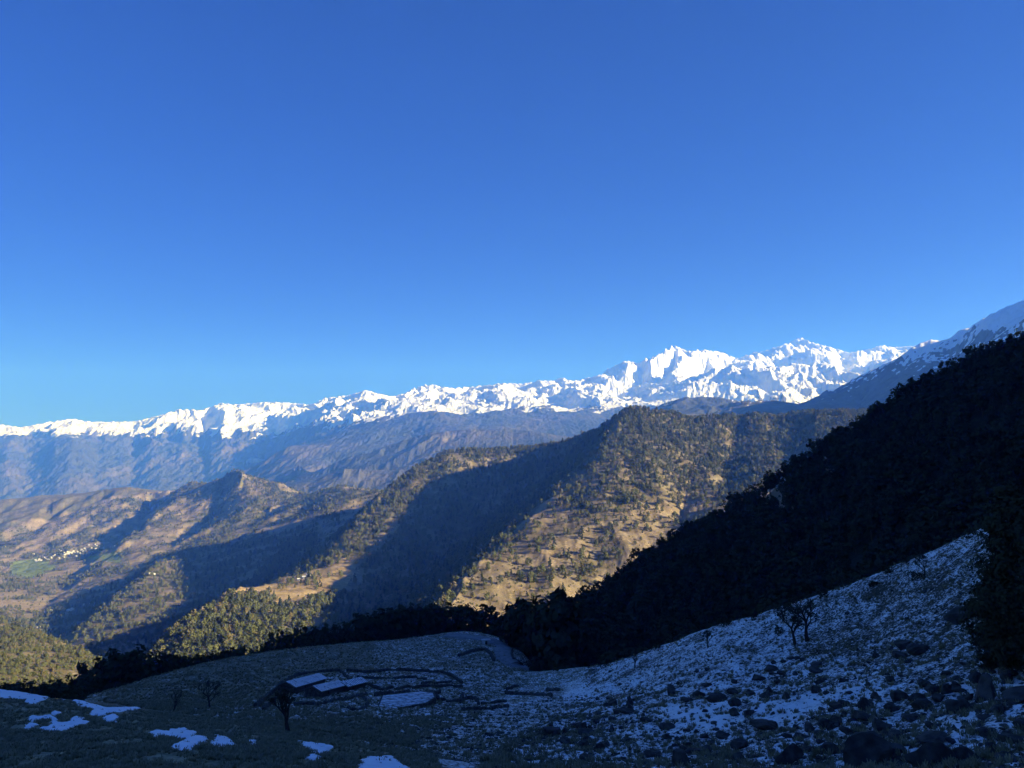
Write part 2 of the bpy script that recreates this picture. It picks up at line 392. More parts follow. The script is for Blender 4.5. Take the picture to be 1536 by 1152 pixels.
near_ledge = pm((1190, 703), (1250, 703), (1255, 722), (1190, 725), r1=620) + pm((1140, 735), (1190, 735), (1190, 765), (1140, 765), r1=620)
wood = np.where(near_ledge > 0, .05, wood)
# ground colour
def lerp(a, b, t): return a * (1 - t[..., None]) + np.array(b) * t[..., None]
base = np.zeros(mid.X.shape + (3,)) + np.array((.25, .20, .14))
base = lerp(base, (.16, .13, .10), sstep(-.1, .45, n_mid))
base = lerp(base, (.36, .30, .22), .8 * sstep(.35, .6, n_sm) * sstep(.5, .8, mslope))
base = lerp(base, (.27, .225, .165), sstep(2600, 3300, mid.R) * .8); base = lerp(base, (.125, .135, .082), sstep(2600, 3300, mid.R) * .85 * sstep(-.1, .3, n_mid + .5 * n_big))
base = lerp(base, (.085, .088, .05), np.clip(wood * 1.1 - .15, 0, 1) * .8)
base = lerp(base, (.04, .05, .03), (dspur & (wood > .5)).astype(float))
base = lerp(base, (.36, .27, .15), tan1 * (.6 + .4 * sstep(-.3, .3, n_sm)))
fields = pm((18, 845), (60, 838), (85, 850), (48, 868), (15, 862), r0=3000, r1=6500) + pm((130, 832), (185, 828), (180, 842), (135, 842), r0=3000, r1=6500)
base = lerp(base, (.19, .25, .075), np.clip(fields, 0, 1) * .95); wood = np.where(fields > 0, 0, wood)
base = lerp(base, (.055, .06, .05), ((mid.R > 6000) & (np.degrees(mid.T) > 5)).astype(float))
sn = np.zeros_like(mid.X)
szl = 330 + 60 * n_big * 2 + 80 * n_mid
sn = np.where(rshould, sstep(500, 760, mid.Z + 200 * n_mid + 120 * n_big + 330 * n_sm - 160 * (mslope - .5)), sn)
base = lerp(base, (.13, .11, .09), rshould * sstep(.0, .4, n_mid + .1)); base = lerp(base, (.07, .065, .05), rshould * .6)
me = mid.mesh('hills'); set_attr(me, 'tint', base.reshape(-1, 3), 'FLOAT_COLOR'); set_attr(me, 'snow', sn.ravel())
t = NT('hill_ground'); a = t.attr('tint')
nz = t.noise(.022, 8, .62); nz2 = t.noise(.11, 6, .65)
c = t.mix(t.mapr(nz, .3, .7), a.outputs['Color'], t.mix(1., a.outputs['Color'], (.62, .58, .55), 'MULTIPLY'))
c = t.mix(t.mapr(nz2, .52, .68), c, t.mix(1., a.outputs['Color'], (1.35, 1.3, 1.2), 'MULTIPLY'))
sfac = t.mapr(t.math('ADD', t.attr('snow').outputs['Fac'], t.math('MULTIPLY', t.math('SUBTRACT', t.noise(.02, 8, .68), .5), 1.7)), .42, .56)
c = t.mix(sfac, c, (.82, .83, .86)); t.color(c); t.bump(t.noise(.06, 8, .65), .7, 4.0)
hills = tag(link('hills', me, t.m), kind='structure')

# ------------------------------------------------------------------ far mountains (8.5 km to 33 km)
sky_pts = [(-500, 640), (-300, 628), (-150, 640), (-60, 628), (0, 637), (20, 640), (30, 641), (60, 635), (105, 628), (125, 632), (150, 633), (200, 632), (240, 622), (265, 614), (300, 615), (330, 604), (345, 607), (360, 606), (395, 603), (430, 604), (465, 607), (485, 597), (520, 593), (548, 585), (560, 589), (575, 592), (590, 597),
    (615, 585), (632, 578), (650, 577), (670, 583), (700, 581), (720, 579), (740, 577), (755, 574), (780, 576), (800, 573), (810, 571), (830, 571), (845, 566), (857, 572), (870, 570), (900, 563), (915, 553), (930, 546), (940, 541), (960, 545), (970, 539), (985, 535), (1000, 526), (1015, 518), (1024, 522), (1035, 527), (1060, 525), (1085, 528), (1110, 538), (1130, 531), (1136, 529), (1150, 527), (1175, 519), (1190, 514), (1207, 506), (1222, 513), (1250, 520), (1280, 529), (1310, 524), (1330, 518), (1350, 521), (1375, 519), (1420, 515), (1500, 500), (1700, 520), (1900, 540)]
rng = random.Random(5)
def S(px): return float(np.interp(px, [p[0] for p in sky_pts], [p[1] for p in sky_pts]))
def crest_d(px): return 24000 + 1500 * math.sin(px / 170.) + 900 * math.sin(px / 61. + 1)
crest = [(p[0], p[1], crest_d(p[0])) for p in sky_pts]
far_lines = [L(*crest)]
def base_z(px): return float(np.interp(px, (-500, 350, 450, 650, 1000, 1300, 1900), (-800, -780, -560, -200, 200, 420, 450)))
far_lines += [
    # big peaks on the right: buttresses lit from the right, shaded walls to their left
    L((1015, 518, crest_d(1015)), (985, 548, 23000), (950, 580, 21300), (925, 602, 19900)), L((1040, 528, crest_d(1040)), (1020, 552, 23000, -120), (990, 582, 21400, -150)), L((1075, 527, crest_d(1075)), (1050, 556, 22700), (1020, 582, 21000)),
    L((1110, 538, crest_d(1110)), (1090, 558, 22700), (1065, 578, 21000)), L((1136, 529, crest_d(1136)), (1128, 545, 23000), (1112, 564, 21400)), L((1160, 526, 24200, -150), (1172, 548, 23300, -380), (1175, 563, 21500, -300)),
    L((1207, 506, crest_d(1207)), (1220, 528, 22700), (1226, 548, 21300), (1220, 562, 20400)), L((1250, 520, crest_d(1250)), (1262, 545, 22400, -100)), L((1310, 524, crest_d(1310)), (1300, 548, 22300), (1285, 570, 20800)),
    L((990, 594, 20300), (1040, 586, 20200), (1090, 577, 20200), (1120, 573, 20200), (1160, 571, 20100), (1210, 569, 20000), (1260, 574, 20000), (1300, 584, 20000)),
    # snowy front range before them
    L((940, 610, 18600), (990, 592, 18800), (1030, 578, 18900), (1060, 567, 19000), (1078, 561, 19000), (1105, 564, 18900), (1140, 556, 18800), (1165, 553, 18700), (1200, 553, 18700), (1230, 556, 18600), (1250, 561, 18500), (1285, 570, 18300), (1330, 590, 18000), (1380, 610, 17600)),
    L((1078, 561, 19000), (1060, 580, 18000), (1040, 602, 16900)), L((1140, 556, 18800), (1125, 578, 17700), (1105, 605, 16500)), L((1200, 553, 18700), (1190, 580, 17600), (1172, 605, 16500)), L((1250, 561, 18500), (1245, 585, 17500), (1238, 607, 16500)),
    L((1105, 575, 18300), (1085, 592, 17300), (1070, 610, 16500)), L((1170, 572, 18100), (1155, 592, 17200), (1140, 612, 16400)), L((1225, 572, 18000), (1220, 592, 17100), (1210, 612, 16400)),
    # foot of the wall and the valley before it
    L((-400, 752, 17500), (0, 757, 17500), (150, 762, 16500), (300, 750, 17000), (370, 712, 18500), (400, 690, 20000)),
    L((300, 672, 20500), (340, 690, 19500), (385, 692, 18500), (420, 695, 17200)),
    L((-200, 690, 20500), (0, 690, 20500), (60, 700, 19800), (100, 715, 18800)), L((120, 668, 21200), (150, 690, 20000), (190, 715, 18800), (230, 740, 17500)), L((225, 668, 21000), (255, 690, 19900), (290, 715, 18800), (310, 735, 17800)),
    # blue wooded ranges
    L((330, 730, 14200), (370, 708, 14500), (400, 692, 14500), (425, 674, 14500), (440, 668, 14500), (462, 666, 14600), (480, 667, 14700), (505, 659, 14900), (520, 655, 15000), (545, 649, 15100), (560, 645, 15200), (600, 634, 15500), (635, 625, 15700), (650, 621, 15800), (665, 624, 15800), (700, 628, 15900), (735, 622, 16000), (760, 624, 16000), (800, 627, 16000), (830, 623, 16000), (860, 618, 16000), (900, 620, 16000), (940, 622, 16000), (1000, 612, 16000), (1100, 612, 16000), (1250, 612, 16000)),
    L((440, 690, 12500), (470, 712, 11500), (500, 697, 11300), (530, 684, 11300), (560, 676, 11300), (600, 664, 11400), (625, 655, 11400), (650, 649, 11400), (680, 647, 11400), (705, 643, 11400), (730, 646, 11500), (760, 644, 11500), (800, 650, 11500), (850, 655, 11500), (950, 660, 11500)),
    L((430, 735, 9600), (462, 726, 9700), (485, 714, 9700), (515, 705, 9700), (550, 703, 9800), (590, 708, 9800), (640, 706, 9800), (700, 700, 9800)),
    L((650, 621, 15800), (620, 650, 14700), (600, 672, 13600), (585, 690, 12700)), L((520, 655, 15000), (490, 685, 13800), (450, 715, 12500)), L((735, 622, 16000), (720, 640, 14800), (700, 655, 13200)),
    L((600, 690, 12900), (540, 700, 13000), (490, 715, 12800), (430, 735, 12300), (380, 742, 13000), (300, 760, 14500), (100, 785, 14000), (-300, 795, 14000)),
    L((700, 668, 10600), (600, 700, 10500), (520, 722, 10400), (470, 735, 10400)), L((1250, 640, 12000), (1000, 650, 12500), (880, 660, 13000), (780, 662, 13200)),
    L((-300, 800, 9000), (0, 795, 9200), (300, 780, 9000), (440, 762, 9000), (700, 745, 9000), (1000, 660, 8900), (1400, 620, 8900)),
    L((-400, 770, 33000), (300, 690, 33000), (900, 640, 33000), (1500, 600, 33000)),
]
farf = Field(-50, 62, .1, 8300, 33500, 300, far_lines, soft=3)
far = Sheet(cols(-37, 37, .042, -50, 62, 1.0), np.linspace(math.log(8600), math.log(28500), 560))
z0 = farf.at(np.degrees(far.T), np.log(far.R))
gx, gy = far.grad(z0)
for _ in range(4):
    gx = (gx + np.roll(gx, 1, 0) + np.roll(gx, -1, 0) + np.roll(gx, 1, 1) + np.roll(gx, -1, 1)) / 5; gy = (gy + np.roll(gy, 1, 0) + np.roll(gy, -1, 0) + np.roll(gy, 1, 1) + np.roll(gy, -1, 1)) / 5
hi = sstep(15500, 19000, far.R)
def alpine(x, y, octs=8, k=0, gain=2.0, H=.95, lac=2.1):
    s_ = 0; w = 1.0; f = 1.0; tot = 0
    for o in range(octs):
        n_ = (1 - np.abs(perlin(x, y, k + 17 * o))) ** 2
        n_ = n_ * w; s_ = s_ + n_ * f; tot += f; w = np.clip(n_ * gain, 0, 1); f *= lac ** -H
        x, y = x * lac * .96 - y * lac * .28 + 3.7, y * lac * .96 + x * lac * .28 - 1.3
    return s_ / tot
wx = 500 * fbm(far.X / 2600, far.Y / 2600, 3, 301); wy = 500 * fbm(far.X / 2600, far.Y / 2600, 3, 302)
ax_, ay_ = far.X + wx, far.Y + wy
rel = alpine((ax_ + .45 * ay_) / 2000, (ay_ * .8) / 2400, 9, 310, 2.0, .95) - .42
slz = np.interp(np.degrees(far.T), (-40, -33, -22, -16, -12, -6, 0, 6, 12, 26), (720, 720, 720, 690, 800, 850, 1100, 1080, 1120, 1150))
g = gullies(far.X, far.Y, gx * .92 + gy * .38, gy * .92 - gx * .38, 620., 46., 5, 8, .6, 2.0, .45, 1.0, .9)
AMP, GA = 600. * (.42 + .58 * sstep(-500, 350, z0 - slz)), .9
far.Z = z0 + rel * AMP * (.28 + .72 * hi) + GA * g * (.55 + .45 * hi)
# keep the skyline where it stands: shift each column so that its broad outline meets the crest line
col_px = CXP + F_PX * np.tan(np.radians(far.th)) / math.cos(PITCH)
b_ = (far.Y > 17000) & (np.abs(far.T) < 1.2)
el_t = np.array([math.tan(math.atan((CYP - S(p_)) / F_PX) + PITCH) for p_ in col_px])
def upper(Z): return np.where(b_, Z / far.Y, -9).max(0)
for it in range(3):
    dlt = el_t - upper(far.Z); dlt[(np.abs(far.th) > 36)] = 0
    kk = np.hanning(23 if it else 91); kk /= kk.sum(); dlt = np.convolve(np.pad(dlt, len(kk) // 2, mode='edge'), kk, 'valid')
    far.Z = far.Z + dlt[None, :] * far.Y * sstep(18500, 23000, far.R)
fpx, fpy = pix(far.X, far.Y, far.Z)
fgx, fgy = far.grad(far.Z); fslope = np.hypot(fgx, fgy)
n_a = fbm(far.X / 1500, far.Y / 1500, 5, 41); n_b = fbm(far.X / 420, far.Y / 420, 4, 43)
snow = sstep(-160, 200, far.Z - slz - 150 * n_a - 150 * n_b - 3.2 * g - 120 * rel - 90 * (fslope - .6))
snow = np.where(far.R < 16300, 0, snow)
rock = sstep(1.15, 1.9, fslope + .35 * n_b)
base = np.zeros(far.X.shape + (3,)) + np.array((.050, .055, .05))
base = lerp(base, (.095, .085, .07), sstep(-.2, .5, n_a)); base = lerp(base, (.30, .25, .2), .75 * sstep(.25, .5, n_a) * sstep(.05, .45, n_b) * (far.R > 10000))
silt = (np.hypot(fpx - 383, (fpy - 691) * 4) < 14) & (far.R > 16000)
base = lerp(base, (.42, .4, .36), silt.astype(float))
FS = .7
far.X, far.Y, far.Z = far.X * FS, far.Y * FS, far.Z * FS; far.lr = far.lr + math.log(FS)
me = far.mesh('mountains'); set_attr(me, 'tint', base.reshape(-1, 3), 'FLOAT_COLOR'); set_attr(me, 'snow', snow.ravel()); set_attr(me, 'rock', rock.ravel())
t = NT('mountain_ground', .8); nz = t.noise(.003, 9, .65)
c = t.mix(t.mapr(nz, .3, .7), t.attr('tint').outputs['Color'], t.mix(1., t.attr('tint').outputs['Color'], (.55, .55, .55), 'MULTIPLY'))
sfac = t.mapr(t.math('ADD', t.attr('snow').outputs['Fac'], t.math('MULTIPLY', t.math('SUBTRACT', t.noise(.006, 9, .7), .5), 1.2)), .38, .62)
snowc = t.mix(t.math('MULTIPLY', t.math('MULTIPLY', t.attr('rock').outputs['Fac'], t.mapr(t.noise(.006, 9, .7), .5, .6)), .6), (.63, .63, .645), (.25, .235, .225))
t.color(t.mix(sfac, c, snowc)); t.bump(t.noise(.006, 9, .70), .8, 45.0)
mountains = tag(link('mountains', me, t.m), kind='structure')
# ------------------------------------------------------------------ the shaded meadow and slope in front
edge = [(880, 1006, 222), (900, 1000, 215), (950, 984, 200), (1000, 968, 190), (1050, 951, 184), (1100, 935, 178), (1150, 921, 172), (1200, 905, 166), (1250, 887, 160), (1300, 868, 154), (1350, 850, 149), (1400, 828, 143), (1450, 805, 138), (1500, 783, 133), (1536, 768, 130), (1650, 715, 122)]
near_px = [(0, 1152, 34), (150, 1152, 34), (300, 1152, 35), (450, 1152, 37), (560, 1152, 41), (640, 1152, 48), (0, 1100, 55), (150, 1100, 56), (300, 1110, 52), (450, 1125, 47), (540, 1135, 46),
    (0, 1036, 95), (70, 1048, 100), (130, 1056, 100), (200, 1066, 95), (260, 1074, 90), (330, 1083, 84), (420, 1098, 72), (520, 1116, 60), (590, 1132, 54), (-150, 1030, 95), (-150, 1152, 34), (0, 1062, 135), (-150, 1062, 140), (80, 1062, 150),
    (140, 1042, 175), (200, 1025, 195), (240, 1013, 205), (290, 1000, 220), (330, 990, 232), (390, 980, 248), (450, 972, 262), (510, 966, 275), (560, 963, 285), (610, 958, 295), (650, 953, 303), (690, 951, 308), (730, 953, 300), (765, 962, 285), (785, 975, 265),
    (260, 1050, 150), (330, 1050, 145), (400, 1045, 155), (430, 1075, 118), (500, 1090, 108), (480, 1040, 170), (560, 1045, 172), (650, 1040, 185), (600, 1010, 212), (520, 1000, 225), (400, 1005, 215), (330, 1020, 190), (700, 990, 250), (750, 1000, 242), (690, 1070, 150), (760, 1045, 185), (820, 1030, 205),
    (690, 958, 288), (690, 972, 266), (650, 961, 284), (650, 978, 258), (730, 960, 284), (730, 978, 262), (600, 968, 268), (560, 975, 260), (500, 980, 250), (450, 985, 240), (390, 992, 228), (765, 985, 255),
    (600, 1090, 112), (640, 1120, 86), (700, 1152, 76), (700, 1110, 105), (800, 1100, 115), (800, 1152, 80), (850, 1050, 170), (870, 1030, 195),
    (900, 1100, 108), (900, 1152, 76), (940, 1040, 165), (1000, 1000, 165), (1000, 1050, 128), (1000, 1100, 96), (1000, 1152, 71), (1100, 1000, 140), (1100, 1060, 105), (1100, 1152, 66), (1200, 960, 145), (1200, 1020, 119), (1200, 1080, 90), (1200, 1152, 62), (1300, 920, 140), (1300, 1000, 112), (1300, 1060, 88), (1300, 1152, 57),
    (1400, 880, 130), (1400, 960, 108), (1400, 1050, 80), (1400, 1152, 52), (1536, 840, 116), (1536, 920, 100), (1536, 1000, 82), (1536, 1080, 62), (1536, 1152, 47), (1650, 860, 100), (1650, 1000, 76), (1650, 1152, 45)]
cp = [P(*p) for p in near_px + edge]
for px, py, d in edge: q = P(px, py, d + 26); q[2] -= 15; cp.append(q)
for px, py, d in [(140, 1042, 175), (240, 1013, 205), (330, 990, 232), (450, 972, 262), (560, 963, 285), (650, 953, 303), (720, 951, 306), (775, 965, 280), (800, 1000, 235)]:
    q = P(px, py, d + 45); q[2] -= 19; cp.append(q)
cp += [np.array(v, float) for v in [(0, 0, -1.75), (6, 1, -1.6), (-6, 1, -2.0), (0, 8, -4.4), (8, 10, -4.6), (-10, 10, -5.4), (0, 18, -8.6), (14, 18, -7.6), (-16, 20, -9.4), (-25, 5, -6), (25, 5, -2), (45, 20, -4), (-45, 25, -14), (60, 50, -7), (40, -10, 3), (-30, -20, -3)]]
cp = np.array(cp)
def tps(r2): return .5 * r2 * np.log(r2 + 1e-9)
D2 = ((cp[:, None, :2] - cp[None, :, :2]) ** 2).sum(-1); n = len(cp)
A = np.zeros((n + 3, n + 3)); A[:n, :n] = tps(D2) + np.eye(n) * 25.0; A[:n, n] = 1; A[:n, n + 1:] = cp[:, :2]; A[n, :n] = 1; A[n + 1:, :n] = cp[:, :2].T
wts = np.linalg.solve(A, np.concatenate([cp[:, 2], np.zeros(3)]))
near = Sheet(cols(-38, 38, .07, -58, 66, 1.2), np.linspace(math.log(1.6), math.log(345), 640))
zf = np.full(near.X.shape, wts[n]) + wts[n + 1] * near.X + wts[n + 2] * near.Y
for i in range(n): zf += wts[i] * tps((near.X - cp[i, 0]) ** 2 + (near.Y - cp[i, 1]) ** 2)
near.Z = zf.copy()
npx, npy = pix(near.X, near.Y, near.Z)
jx = npx + 12 * fbm(near.X / 7, near.Y / 7, 3, 51); jy = npy + 9 * fbm(near.X / 7, near.Y / 7, 3, 52)
NX, NY = near.X, near.Y
knoll = poly_mask(jx, jy, [(-400, 1000), (0, 1010), (130, 1048), (260, 1066), (420, 1090), (520, 1108), (600, 1128), (650, 1175), (660, 1300), (-400, 1300)]) & (near.R < 112)
scree = (poly_mask(jx, jy, [(900, 990), (1536, 740), (1800, 600), (1800, 1300), (620, 1300), (660, 1180), (760, 1120), (830, 1075)])) & (near.R > 20)
rough = .35 + .65 * scree
near.Z += rough * (.55 * fbm(NX / 14, NY / 14, 3, 61) + .32 * fbm(NX / 4.2, NY / 4.2, 3, 62)) * sstep(3, 20, near.R) + .10 * fbm(NX / 1.6, NY / 1.6, 2, 63)
near.Z += scree * .5 * ridged(NX / 9 + .6 * NY / 9, NY / 16, 3, 64)
# cut terraces into the slope behind the huts
ter = poly_mask(jx, jy, [(405, 1060), (430, 1015), (520, 1003), (680, 1003), (720, 1030), (850, 1025), (850, 1060), (720, 1075), (560, 1072)]).astype(float)
for _ in range(6): ter = (ter + np.roll(ter, 1, 0) + np.roll(ter, -1, 0) + np.roll(ter, 1, 1) + np.roll(ter, -1, 1)) / 5
step_ = .9 * (np.round(near.Z / .9) - near.Z / .9); near.Z += ter * step_ * .75
npx, npy = pix(near.X, near.Y, near.Z)
ggx, ggy = near.grad(near.Z)
# how much thin snow lies where
sA = np.zeros_like(NX) + .50
def zone(v, *poly):
    m = poly_mask(jx, jy, poly).astype(float)
    for _ in range(14): m = (m + np.roll(m, 1, 0) + np.roll(m, -1, 0) + np.roll(m, 1, 1) + np.roll(m, -1, 1)) / 5
    sA[:] = sA * (1 - m) + v * m
zone(.39, (120, 1060), (240, 1000), (450, 965), (560, 960), (570, 1000), (500, 1012), (430, 1018), (390, 1050), (250, 1075))
zone(.47, (560, 955), (700, 945), (800, 960), (800, 1010), (700, 1010), (560, 1005))
zone(.50, (600, 1000), (800, 1005), (860, 1040), (700, 1075), (560, 1070))
zone(.43, (430, 1075), (560, 1075), (580, 1100), (540, 1115), (440, 1100), (400, 1075))
zone(.545, (580, 1075), (900, 1040), (880, 1100), (700, 1170), (640, 1170), (590, 1120))
zone(.60, (900, 990), (1536, 740), (1800, 650), (1800, 1300), (760, 1300), (720, 1160), (880, 1060))
zone(.52, (1200, 915), (1536, 780), (1536, 1000), (1300, 1010), (1180, 985))
zone(.58, (910, 1010), (1180, 930), (1230, 900), (1230, 950), (1000, 1020), (930, 1040))
zone(.74, (985, 1075), (1010, 1060), (1080, 1058), (1110, 1062), (1120, 1085), (1090, 1100), (1030, 1098))
zone(.72, (1140, 1058), (1210, 1040), (1330, 1030), (1320, 1048), (1250, 1056), (1210, 1075), (1170, 1095), (1130, 1078))
zone(.74, (1390, 1098), (1420, 1085), (1470, 1075), (1465, 1098), (1430, 1108), (1405, 1104)); zone(.72, (1440, 1035), (1490, 1018), (1560, 1010), (1560, 1025), (1480, 1040))
zone(.70, (770, 1130), (830, 1115), (880, 1120), (870, 1150), (780, 1165)); zone(.66, (850, 1020), (895, 1030), (890, 1055), (845, 1050))
sA[:] = np.where(scree, sA - .09 * sstep(.0, .35, fbm(NX / 9, NY / 9, 3, 95)) * (sA < .68), sA)
sA[knoll] = .12
gr = np.zeros(NX.shape + (3,)) + np.array((.19, .165, .108))
nn = fbm(NX / 18, NY / 18, 4, 66)
gr = lerp(gr, (.20, .165, .105), sstep(-.1, .4, nn)); gr = lerp(gr, (.11, .105, .065), sstep(.05, .5, fbm(NX / 6, NY / 6, 3, 67)))
gr = lerp(gr, (.035, .033, .030), scree * .7); gr = lerp(gr, (.28, .245, .155), knoll * .85); gr = gr * (1 + .5 * fbm(NX / 2.5, NY / 2.5, 3, 68))[..., None]
me = near.mesh('meadow'); set_attr(me, 'tint', gr.reshape(-1, 3), 'FLOAT_COLOR'); set_attr(me, 'snow', sA.ravel()); set_attr(me, 'coarse', (scree * 1.0).ravel())
t = NT('meadow_ground', .95); a = t.attr('tint')
f1 = t.noise(2.6, 9, .72); f2 = t.noise(.35, 6, .6); f3 = t.noise(.9, 8, .68)
c = t.mix(t.mapr(f1, .35, .68), t.mix(1., a.outputs['Color'], (.55, .55, .52), 'MULTIPLY'), t.mix(1., a.outputs['Color'], (1.5, 1.45, 1.3), 'MULTIPLY'))
sv_ = t.math('ADD', t.attr('snow').outputs['Fac'], t.math('ADD', t.math('MULTIPLY', t.math('SUBTRACT', f3, .5), .55), t.math('ADD', t.math('MULTIPLY', t.math('SUBTRACT', f2, .5), .5), t.math('MULTIPLY', t.math('SUBTRACT', f1, .5), 1.3))))
c = t.mix(t.mapr(sv_, .47, .66), c, t.mix(t.mapr(f2, .35, .65), (.80, .76, .70), (.84, .83, .80))); t.color(c); t.bump(f1, .6, .12)
meadow = tag(link('meadow', me, t.m), kind='structure')
def G(px, py, r0=20.):
    h = near.hit(px, py, r0, 340)
    return h if h is not None else P(px, py, 150)

# ------------------------------------------------------------------ materials of things
M = {}
def foliage(name, cols_):
    t = NT(name, .95, .02); oi = t.node('ShaderNodeObjectInfo'); r = t.node('ShaderNodeValToRGB'); cr = r.color_ramp
    while len(cr.elements) < len(cols_): cr.elements.new(.5)
    for e, (p, c) in zip(cr.elements, cols_): e.position = p; e.color = (*c, 1)
    t.L(oi.outputs['Random'], r.inputs[0])
    nz = t.noise(.8, 5, .6); t.color(t.mix(t.mapr(nz, .3, .7), t.mix(1., r.outputs[0], (.7, .72, .68), 'MULTIPLY'), r.outputs[0])); return t.m
M['leaf'] = foliage('evergreen_leaf', [(0, (.108, .118, .060)), (.35, (.128, .136, .070)), (.7, (.088, .104, .058)), (.9, (.15, .14, .075)), (1, (.15, .125, .08))])
M['shade_toned_leaf'] = foliage('shade_toned_leaf', [(0, (.040, .052, .034)), (.5, (.052, .062, .038)), (1, (.034, .046, .032))])  # shade of the forest spur and treeline put into a darker leaf colour
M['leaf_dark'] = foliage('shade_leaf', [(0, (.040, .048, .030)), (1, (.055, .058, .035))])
M['bark'] = plain('bark', (.05, .04, .032), (.11, .09, .07), 3)
M['bark_dark'] = plain('dark_bark', (.03, .026, .022), (.065, .055, .045), 6)
M['rock'] = plain('boulder_rock', (.030, .029, .028), (.075, .07, .066), 2.2, .9, .15, .05)
M['stone'] = plain('wall_stone', (.05, .046, .042), (.12, .11, .10), 2.5, .95, .05, .08)
M['snow'] = plain('snow', (.80, .81, .84), (.86, .87, .89), 1.2, .7, .2, .03)
M['white'] = plain('whitewash', (.45, .44, .42), (.62, .61, .6), .4)
M['roof'] = plain('village_roof', (.42, .43, .45), (.62, .62, .62), .3)
M['wood'] = plain('old_wood', (.06, .045, .03), (.10, .08, .06), 4)
M['road'] = plain('road_concrete', (.20, .195, .19), (.27, .265, .26), .8, .9, .1, .02)
M['tin'] = plain('dark_tin', (.10, .105, .11), (.16, .165, .17), 2, .6, .3)
# snow on the hut roofs, worn through along the seams
t = NT('roof_snow', .7, .2); wv = t.node('ShaderNodeTexWave'); wv.inputs['Scale'].default_value = .30; wv.inputs['Distortion'].default_value = 1.2; t.L(t.tc.outputs['Object'], wv.inputs[0])
seam = t.mapr(t.math('ADD', wv.outputs['Fac'], t.math('MULTIPLY', t.math('SUBTRACT', t.noise(1.1, 5, .6), .5), .5)), .12, .38); worn = t.mapr(t.noise(.9, 6, .68), .36, .46)
t.color(t.mix(t.math('MULTIPLY', seam, worn), (.13, .13, .14), (.80, .81, .84))); M['roof_snow'] = t.m

# ------------------------------------------------------------------ trees
def tube(V, F, a, b, r0, r1, k=6):
    a = np.array(a, float); b = np.array(b, float); d = b - a; d /= np.linalg.norm(d) + 1e-9
    u = np.cross(d, (0, 0, 1) if abs(d[2]) < .9 else (1, 0, 0)); u /= np.linalg.norm(u); v = np.cross(d, u); n0 = len(V)
    for p, r in ((a, r0), (b, r1)):
        for i in range(k):
            t_ = 2 * math.pi * i / k; V.append(p + r * (math.cos(t_) * u + math.sin(t_) * v))
    for i in range(k): F.append((n0 + i, n0 + (i + 1) % k, n0 + k + (i + 1) % k, n0 + k + i))
def leaf_quads(rs, cen, rad, nq, size, axis_c):
    n = nq; base = np.repeat(cen, n, 0); rr = np.repeat(rad, n)
    d = rs.normal(size=base.shape); d /= np.linalg.norm(d, axis=1)[:, None]
    p = base + d * (rr * rs.uniform(.35, 1, len(rr)) ** .6)[:, None] * np.array((1, 1, .8))
    out = p - axis_c; out /= np.linalg.norm(out, axis=1)[:, None] + 1e-6
    nrm = d * .8 + out * .8 + rs.normal(size=p.shape) * .4 + np.array((0, 0, .3)); nrm /= np.linalg.norm(nrm, axis=1)[:, None]
    u = np.cross(nrm, rs.normal(size=p.shape)); u /= np.linalg.norm(u, axis=1)[:, None]; v = np.cross(nrm, u)
    s = size * rs.uniform(.6, 1.3, len(p))[:, None]
    q = np.stack([p - u * s - v * s * .15, p + v * s * -.6 + u * s * .1, p + u * s * 1.1 + v * s * .1, p + v * s * .65], 1)
    return q.reshape(-1, 3)
def crown_mesh(name, seed, h, w, lo, form, ncl, nq, size):
    rs = np.random.RandomState(seed); z = lo + (1 - lo) * rs.uniform(0, 1, ncl) ** (.85 if form == 'round' else 1.25)
    f = (z - lo) / (1 - lo)
    if form == 'round': prof = np.sqrt(np.clip(1 - (f * 2 - .85) ** 2 / 1.35, .03, 1))
    elif form == 'flat': prof = np.clip(.35 + .9 * f - .45 * f ** 4, .1, 1)
    else: prof = np.clip((1 - f) ** .8 * 1.0 + .08, .06, 1)
    ang = rs.uniform(0, 2 * math.pi, ncl); rad = w * .5 * prof * np.sqrt(rs.uniform(.12, 1, ncl))
    lob = 1 + .28 * np.sin(ang * 3 + seed) + .18 * np.sin(ang * 5 + 2 * seed)
    cen = np.stack([np.cos(ang) * rad * lob, np.sin(ang) * rad * lob, z * h * (1 - .06)], 1)
    cr = w * rs.uniform(.10, .19, ncl) * (.55 + .6 * prof)
    ax = np.zeros_like(np.repeat(cen, nq, 0)); ax[:, 2] = np.repeat(cen[:, 2], nq) * .75 + .1 * h
    V = leaf_quads(rs, cen, cr, nq, size, ax); me = raw_mesh(name, V, np.arange(len(V)).reshape(-1, 4)); return me, cen
def trunk_mesh(name, seed, h, r, cen, nl=9, lean=0.):
    rs = random.Random(seed); V, F = [], []; p = np.zeros(3); p[2] = -1.2; n = 6; spine = [p.copy()]
    for i in range(n):
        q = p + np.array((rs.uniform(-.03, .03) * h + lean * h / n, rs.uniform(-.03, .03) * h, (h * .88 + 1.2) / n)); r0 = r * (1 - i / n * .85); tube(V, F, p, q, r0, r * (1 - (i + 1) / n * .85)); p = q; spine.append(p.copy())
    for c in [cen[i] for i in np.linspace(0, len(cen) - 1, nl).astype(int)]:
        k = min(range(len(spine)), key=lambda j: abs(spine[j][2] - c[2] * .75)); tube(V, F, spine[k], c, r * .3, r * .08, 5)
    return raw_mesh(name, np.array(V), np.array(F))
PROTO = []
